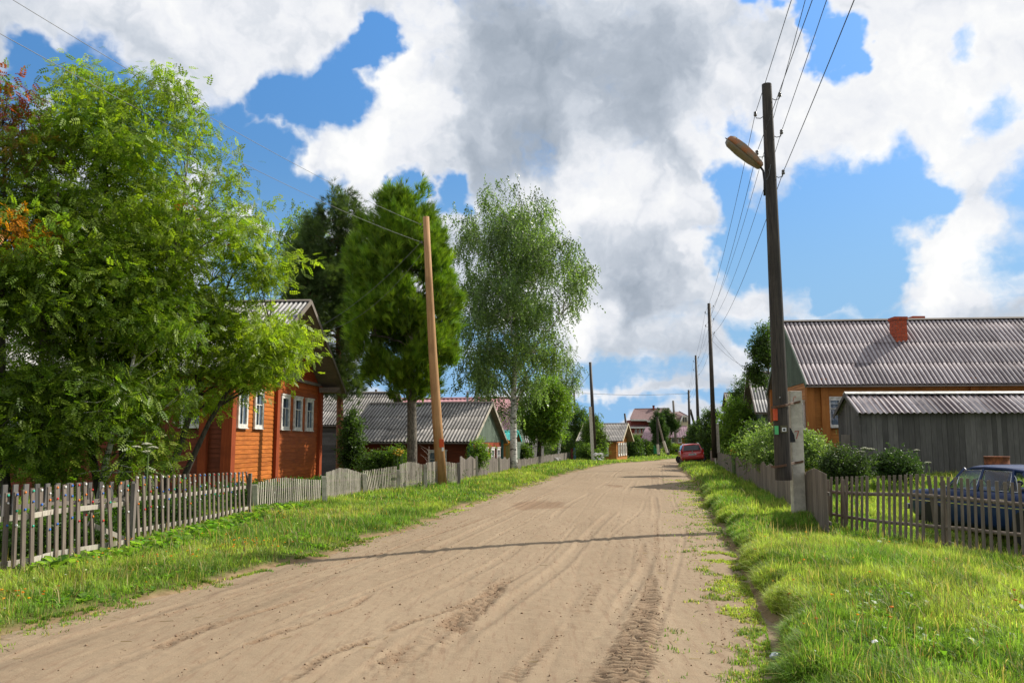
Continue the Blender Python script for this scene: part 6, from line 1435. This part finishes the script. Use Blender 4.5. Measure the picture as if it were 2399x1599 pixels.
# ---- broadleaf trees and shrubs
def bushy(name, label, base_px, Y, levels, ncl, per, seed, cols, r0=.12, dmax=2., gap=.3, leaf=.16, cat='tree', sig=.35, limbs=12, start=.12, mat='leaf', bark='bark_dark', group=None, z0=None):
    rg = np.random.RandomState(seed); b = P(base_px[0], base_px[1], Y); g = (H1(b.x, Y) if z0 is None else z0)-.05; b.z = g; lv = sorted(levels); tp = P((lv[0][1]+lv[0][2])/2, lv[0][0]+6, Y)
    t = thing(name, label, cat, Vector((b.x, Y, g)), group=group); pts, c = crown_pts(levels, Y, ncl, rg, dmax=dmax, shell=.55, gap=gap); pts = pts[pts[:, 2] > g]
    ks = (0, .3, .6, 1); tr = [b.lerp(tp, k) for k in ks]; tr = woody(tr, [r0, r0*.8, r0*.5, r0*.1], limbs, pts, bark, t, rg, start=start, rise=1.1, limb_r=.5, twig=.012)
    if cat != 'tree': tr.name = 'stems'
    n = len(pts)*per; pos = np.repeat(pts, per, 0)+rg.randn(n, 3)*sig*np.array([1, 1, .8]); pos[:, 2] = np.maximum(pos[:, 2], g+.03); ax_ = nrm(rg.randn(n, 3)+np.array([0, 0, .1])); ct = np.repeat(.55+.85*rg.rand(len(pts), 1), per, 0)
    col = tones(n, rg, cols[0], cols[1])*ct; o = foliage('crown' if cat == 'tree' else 'foliage', T_SPRIG, pos, ax_, nrm(np.array([0, 0, 1.])+rg.randn(n, 3)*.6), leaf*(.7+.6*rg.rand(n)), col, mat, t); return t
mg = ((.07,.14,.02),(.17,.25,.035)); dk = ((.035,.07,.018),(.08,.13,.03)); md = ((.055,.10,.02),(.12,.18,.035)); yl = ((.10,.16,.02),(.20,.26,.03))
bushy('maple_tree', 'round bright green maple behind the plank fence, beside the birch trunk', (1262,1075), 65,
  [(888,1240,1300),(910,1225,1325),(950,1215,1340),(985,1215,1338),(1010,1230,1325),(1035,1250,1310)], 260, 32, 51, mg, r0=.2, dmax=2.2, gap=.34, leaf=.3, sig=.28)
SH = [
 ('dark shrub under the maple beside the painted gateposts', (1300,1075), 96, [(1010,1270,1340),(1040,1255,1345),(1075,1250,1345)], 70, dk, .34),
 ('dark leafy thicket tree behind the painted gateposts', (1345,1080), 104, [(945,1340,1362),(965,1330,1380),(1000,1318,1385),(1050,1315,1380),(1080,1320,1380)], 110, dk, .42),
 ('narrow dark tree behind the slim stubbed pole', (1395,1080), 88, [(966,1380,1400),(985,1366,1412),(1020,1355,1418),(1060,1352,1426)], 130, md, .42),
 ('low spreading bush at the foot of the slim stubbed pole', (1372,1088), 86, [(1042,1355,1400),(1055,1348,1412),(1085,1350,1418)], 80, md, .34),
 ('dark bush at the corner of the far orange house', (1472,1062), 110, [(1022,1470,1500),(1035,1455,1508),(1062,1450,1510)], 80, dk, .42),
 ('rounded dark green bush at the end of the road', (1510,1064), 128, [(1030,1495,1518),(1038,1485,1526),(1050,1482,1530),(1064,1490,1528)], 110, md, .42),
 ('green bush beside the green gate at the end of the road', (1535,1060), 140, [(1035,1525,1545),(1062,1522,1548)], 40, dk, .42),
 ('weedy bush on the rise in front of the small yellow cottage', (1585,1058), 140, [(1043,1552,1600),(1060,1550,1605)], 60, yl, .42),
]
for i, (lab, bp, Y, lv, ncl, cols, lf_) in enumerate(SH): bushy('shrub', lab, bp, Y, [(a, b+5, c-5) for a, b, c in lv], int(ncl*1.5), 26, 100+i, cols, r0=.05, dmax=2.2, gap=.3, leaf=lf_*.75, cat='shrub', sig=.22, limbs=8)
conifer('pine_tree', 'dark pine in front of the brick house, the nearer of the pair', (1543,1055), 130, [(963,1540,1545),(975,1533,1551),(1000,1526,1557),(1020,1533,1563),(1045,1535,1568)], 150, 18, 61, ((.02,.05,.02),(.05,.09,.035)), T_TUFT2, .5, 'bark_dark', .2, up=.4, dmax=2.5, gap=.4, sig=.2, limbs=10)
conifer('pine_tree', 'dark pine with a broad flat crown, behind the first and against the cream gable', (1565,1045), 136, [(964,1555,1566),(972,1552,1580),(985,1552,1590),(1000,1555,1588),(1010,1565,1582)], 110, 18, 62, ((.02,.05,.02),(.045,.08,.03)), T_TUFT2, .5, 'bark_dark', .2, up=.35, dmax=2.5, gap=.4, sig=.2, limbs=10)
# right side yards
R_ = [
 ('tree', 'sparse dark tree rising behind the tarred lamp pole', (1800,1000), 47, [(755,1790,1808),(790,1772,1812),(830,1755,1815),(870,1755,1815),(900,1765,1810)], 90, dk, .26, .45),
 ('tree', 'dark leafy tree against the gable of the grey-green house', (1738,1040), 62, [(873,1738,1752),(900,1722,1762),(930,1712,1762),(960,1700,1765),(1000,1695,1770)], 100, dk, .28, .4),
 ('shrub', 'tall lilac hedge bush behind the board fence and red car', (1712,1080), 56, [(930,1725,1745),(948,1690,1760),(980,1682,1775),(1020,1680,1790),(1070,1680,1790)], 190, mg, .26, .25),
 ('shrub', 'dark bush between the two nearer tarred poles', (1665,1075), 68, [(952,1662,1676),(970,1650,1684),(1010,1640,1690),(1070,1640,1695)], 110, dk, .32, .25),
 ('shrub', 'far dark bush next to the red car', (1635,1065), 80, [(985,1625,1645),(1010,1612,1650),(1040,1608,1655),(1070,1615,1655)], 90, dk, .36, .25),
 ('shrub', 'dark hedge bush in the shade below the grey-green house', (1780,1070), 42, [(985,1760,1800),(1010,1735,1815),(1050,1720,1820),(1090,1720,1820)], 120, dk, .22, .3),
 ('shrub', 'pale leafed dogwood bush behind the tarred lamp pole', (1850,1100), 27, [(1003,1790,1860),(1020,1765,1905),(1050,1755,1945),(1090,1770,1950)], 200, ((.08,.14,.035),(.22,.28,.12)), .16, .3),
 ('shrub', 'low light green bush at the fence beside the tarred lamp pole', (1760,1085), 32, [(1040,1745,1775),(1055,1725,1790),(1090,1725,1790)], 70, ((.08,.15,.03),(.18,.24,.06)), .18, .3),
 ('shrub', 'dark currant bush in front of the shed corner', (1985,1110), 24.5, [(1052,1955,1980),(1066,1935,2010),(1090,1920,2030),(1112,1925,2035)], 110, ((.025,.05,.02),(.06,.09,.025)), .13, .3),
 ('shrub', 'dark currant bush in front of the middle of the shed wall', (2090,1110), 25, [(1070,2085,2120),(1084,2060,2140),(1105,2050,2145)], 80, ((.025,.055,.018),(.055,.09,.025)), .13, .3),
]
for i, (kd, lab, bp, Y, lv, ncl, cols, lf_, gp) in enumerate(R_): bushy(kd, lab, bp, Y, [(a, b+3, c-5) for a, b, c in lv], int(ncl*1.4), 28, 140+i, cols, r0=.12 if kd == 'tree' else .03, dmax=2.4 if Y > 35 else 1.3, gap=gp, leaf=lf_*.8, cat=kd, sig=.22 if Y > 30 else .17, limbs=10)
L_ = [
 ('shrub', 'green bush at the far corner of the red-brown house', (825,1090), 39.5, [(958,815,832),(1000,803,845),(1060,800,848),(1090,800,848)], 110, dk, .22),
 ('shrub', 'dark bush under the small window of the low cottage', (880,1090), 38.5, [(1066,860,910),(1080,845,935),(1100,845,940)], 80, dk, .2),
 ('shrub', 'bush with yellow flowers beside the cedar trunk', (928,1090), 38, [(1048,920,940),(1065,905,948),(1095,905,948)], 50, mg, .18),
 ('shrub', 'young green bush in front of the cottage gable windows', (1122,1085), 40, [(1035,1115,1130),(1055,1105,1142),(1085,1105,1145)], 40, mg, .18),
 ('shrub', 'yellow-green garden bushes between the cottage and the birch trunk', (1170,1085), 60, [(1028,1155,1190),(1050,1150,1198),(1080,1148,1200)], 80, md, .26),
 ('shrub', 'garden bush between the birch trunk and the maple', (1228,1080), 70, [(1045,1215,1240),(1060,1212,1250),(1085,1212,1250)], 50, md, .26),
]
for i, (kd, lab, bp, Y, lv, ncl, cols, lf_) in enumerate(L_): bushy(kd, lab, bp, Y, [(a, b+4, c-4) for a, b, c in lv], int(ncl*1.2), 26, 170+i, cols, r0=.03, dmax=1.5, gap=.25, leaf=lf_*.8, cat=kd, sig=.2, limbs=8)
# bush with burdock leaves at the pole foot
def burdock(name, label, px, py, n, seed, size, zh=.25):
    rr = random.Random(seed); q = G(px, py, 0); m = MB()
    for i in range(n):
        a = rr.uniform(0, 6.28); r = rr.uniform(.05, .45); L = size*rr.uniform(.7, 1.2); c = Vector((q.x+r*math.cos(a)*1.3, q.y-.25+r*math.sin(a)*.5, H1(q.x, q.y)+zh*rr.uniform(.3, 1))); d = Vector((math.cos(a), math.sin(a), rr.uniform(-.3, .3))); s = Vector((-d.y, d.x, rr.uniform(-.3, .3)))
        m.add([c, c+d*L*.3+s*L*.42, c+d*L*.8+s*L*.3, c+d*L, c+d*L*.8-s*L*.3, c+d*L*.3-s*L*.42], [(0,1,2,3,4,5)]); m.tube([(q.x, q.y-.2, H1(q.x, q.y)), tuple(c)], .006, 4)
    mt, t = newmat('burdock_leaf'); finish(mt, t, (.10,.17,.05), .5, trans=.35, transcol=(.16,.26,.05)); tag(m.build(name, mt, None), label, 'plant')
burdock('burdock', 'burdock with broad leaves growing at the foot of the bare pine pole', 1010, 1145, 26, 3, .2); 
# hogweed umbels
def umbel(name, label, base, heads, Y, r_, mat=(.50,.50,.36)):
    b = P(base[0], base[1], Y); g = H1(b.x, Y); t = thing(name, label, 'plant', Vector((b.x, Y, g))); m = MB(); rr = random.Random(int(base[0]))
    st = P(heads[0][0], heads[0][1]+ (base[1]-heads[0][1])*.3, Y); m.tube([(b.x, Y, g), tuple(st)], .012, 6)
    mt, t_ = newmat('umbel_flower'); finish(mt, t_, mat, .8, trans=.2)
    for hx, hy in heads:
        h = MB()
        p = P(hx, hy, Y); p.y += rr.uniform(-.1, .1); m.tube([tuple(st), tuple(st.lerp(p, .6)+Vector((0, 0, -.01))), tuple(p-Vector((0, 0, r_*.6)))], .006, 5)
        for i in range(34):
            a = rr.uniform(0, 6.28); q = r_*math.sqrt(rr.random()); c = Vector((p.x+q*math.cos(a), p.y+q*math.sin(a), p.z+.02-(q/r_)**2*r_*.3)); m.tube([tuple(p-Vector((0, 0, r_*.6))), tuple(c)], .0022, 3, cap=False)
            h.lathe([(0, -.006), (.016, -.004), (.018, .004), (0, .012)], c, 6)
        h.build('flower_head', mt, t)
    mg_, t_ = newmat('umbel_stem'); finish(mg_, t_, (.14,.20,.06), .6)
    m.build('stem', mg_, t); return t
umbel('hogweed', 'hogweed with four cream flower umbels rising behind the palings next to the bottle cap fence', (342,1120), [(348,1040),(320,1047),(362,1048),(340,1058)], 14.6, .085)
umbel('hogweed', 'dried hogweed with pale umbels in front of the plank shed near the dark bushes', (2035,1105), [(2028,1049),(2040,1051),(2020,1057)], 24, .12)
umbel('hogweed', 'single-headed hogweed between the shed and the blue saloon roof', (2178,1105), [(2176,1083)], 24, .10); umbel('hogweed', 'lone pale umbel standing halfway along the shed wall', (2152,1105), [(2151,1054)], 25, .08)
# white flowering phlox near the slim pole and yellow garden flowers
def blooms(name, label, px0, px1, py0, py1, Y, n, r_, c, seed):
    rr = random.Random(seed); m = MB()
    for i in range(n):
        p = P(rr.uniform(px0, px1), rr.uniform(py0, py1), Y+rr.uniform(-.4, .4)); g = H1(p.x, p.y); m.cur = 0; s = r_*rr.uniform(.6, 1.2)
        m.lathe([(0, -s*.5), (s, -s*.1), (s*.8, s*.4), (0, s*.6)], p, 6); m.cur = 1; m.tube([(p.x+.05, p.y, g), tuple(p-Vector((0, 0, s*.4)))], .008, 3, cap=False)
    mt, t = newmat(name+'_petal'); finish(mt, t, c, .7, trans=.25); ms, t = newmat(name+'_stem'); finish(ms, t, (.07,.13,.03), .7); tag(m.build(name, [mt, ms], None), label, 'flowers')
blooms('white_phlox', 'white phlox flowering beside the foot of the slim stubbed pole', 1392, 1413, 1060, 1080, 82, 34, .13, (.7,.68,.66), 5)
blooms('tansy', 'clump of yellow flowers in front of the low cottage beside the cedar trunk', 922, 944, 1050, 1068, 37.4, 30, .06, (.55,.36,.02), 6)
blooms('garden_flowers', 'yellow and rusty garden flowers behind the long board fence', 1712, 1745, 1050, 1064, 38, 60, .06, (.55,.34,.04), 7)
blooms('marigolds', 'orange flowers beside the turquoise roofed shed', 1184, 1194, 1030, 1042, 52, 16, .09, (.65,.27,.02), 8)
blooms('white_phlox', 'small white flower clump in front of the plank fence beyond the birch', 1298, 1312, 1072, 1080, 74, 16, .10, (.65,.62,.6), 9)
q = P(1541, 1035, 138); m = MB(); a, b = P(1532, 1062, 136), P(1541, 1043, 136); m.box(a.x, b.x, 136, 136.15, a.z, b.z)
for k in range(5): m.box(a.x+(b.x-a.x)*k/5, a.x+(b.x-a.x)*k/5+.06, 135.93, 136, a.z, b.z)
tag(m.build('green_gate', M['gate_green'], None), 'bright green sheet metal gate between the rounded bush and the pale stakes', 'gate')
# dead bare tree in the cottage yard
rr = random.Random(9); b0 = P(1003, 1090, 36.5); m = MB(); b0.z = H1(b0.x, 36.5)-.05; tt = P(1005, 1045, 36.5); m.tube([b0, b0.lerp(tt, .6), tt], [.03, .022, .012], 6)
for i in range(12):
    z = .45+.5*rr.random(); p = b0.lerp(tt, z); q = p+Vector((rr.uniform(-.45, .45), rr.uniform(-.3, .3), rr.uniform(.1, .35))); m.tube([p, q], [.011, .004], 4)
tag(m.build('bare_sapling', simple('dead_wood', (.42,.33,.28), None, 9), None), 'small leafless sapling in front of the low cottage wall', 'sapling')
# distant wood behind everything
rg = np.random.RandomState(77); n = 26000; x = rg.uniform(-500, 620, n); y = 330+rg.rand(n)*60; top = 4+4.5*fbm(x, x*0, 22, 4, 5)+3*fbm(x, y, 5, 3, 6); z = top*rg.rand(n)**.7
foliage_pos = np.stack([x, y, z-1], -1); col = tones(n, rg, (.03,.055,.025), (.06,.09,.04))
tag(foliage('distant_wood', T_SPRIG, foliage_pos, nrm(rg.randn(n, 3)), nrm(np.array([0, 0, 1.])+rg.randn(n, 3)*.5), 2.2+1.5*rg.rand(n), col, 'leaf', None), kind='stuff')

# nettles and raspberry canes in the shade behind the street fences
rg = np.random.RandomState(91); n = 15000; y = 9+rg.rand(n)**1.2*34; x = LFEN(y)-.5-rg.rand(n)*.9; k = rg.rand(n) < sst(fbm(x, y, 1.4, 3, 19), .3, .5); x, y = x[k], y[k]; n = len(x)
z = H(x, y)+(.08+.42*rg.rand(n))*(.5+fbm(x, y, 1.1, 3, 23))
tag(foliage('nettles', T_SPRIG, np.stack([x, y, z], -1), nrm(rg.randn(n, 3)+np.array([0, 0, .6])), nrm(np.array([0, 0, 1.])+rg.randn(n, 3)*.5), .12+.08*rg.rand(n), tones(n, rg, (.035,.07,.015), (.07,.13,.03)), 'leaf', None), kind='stuff')
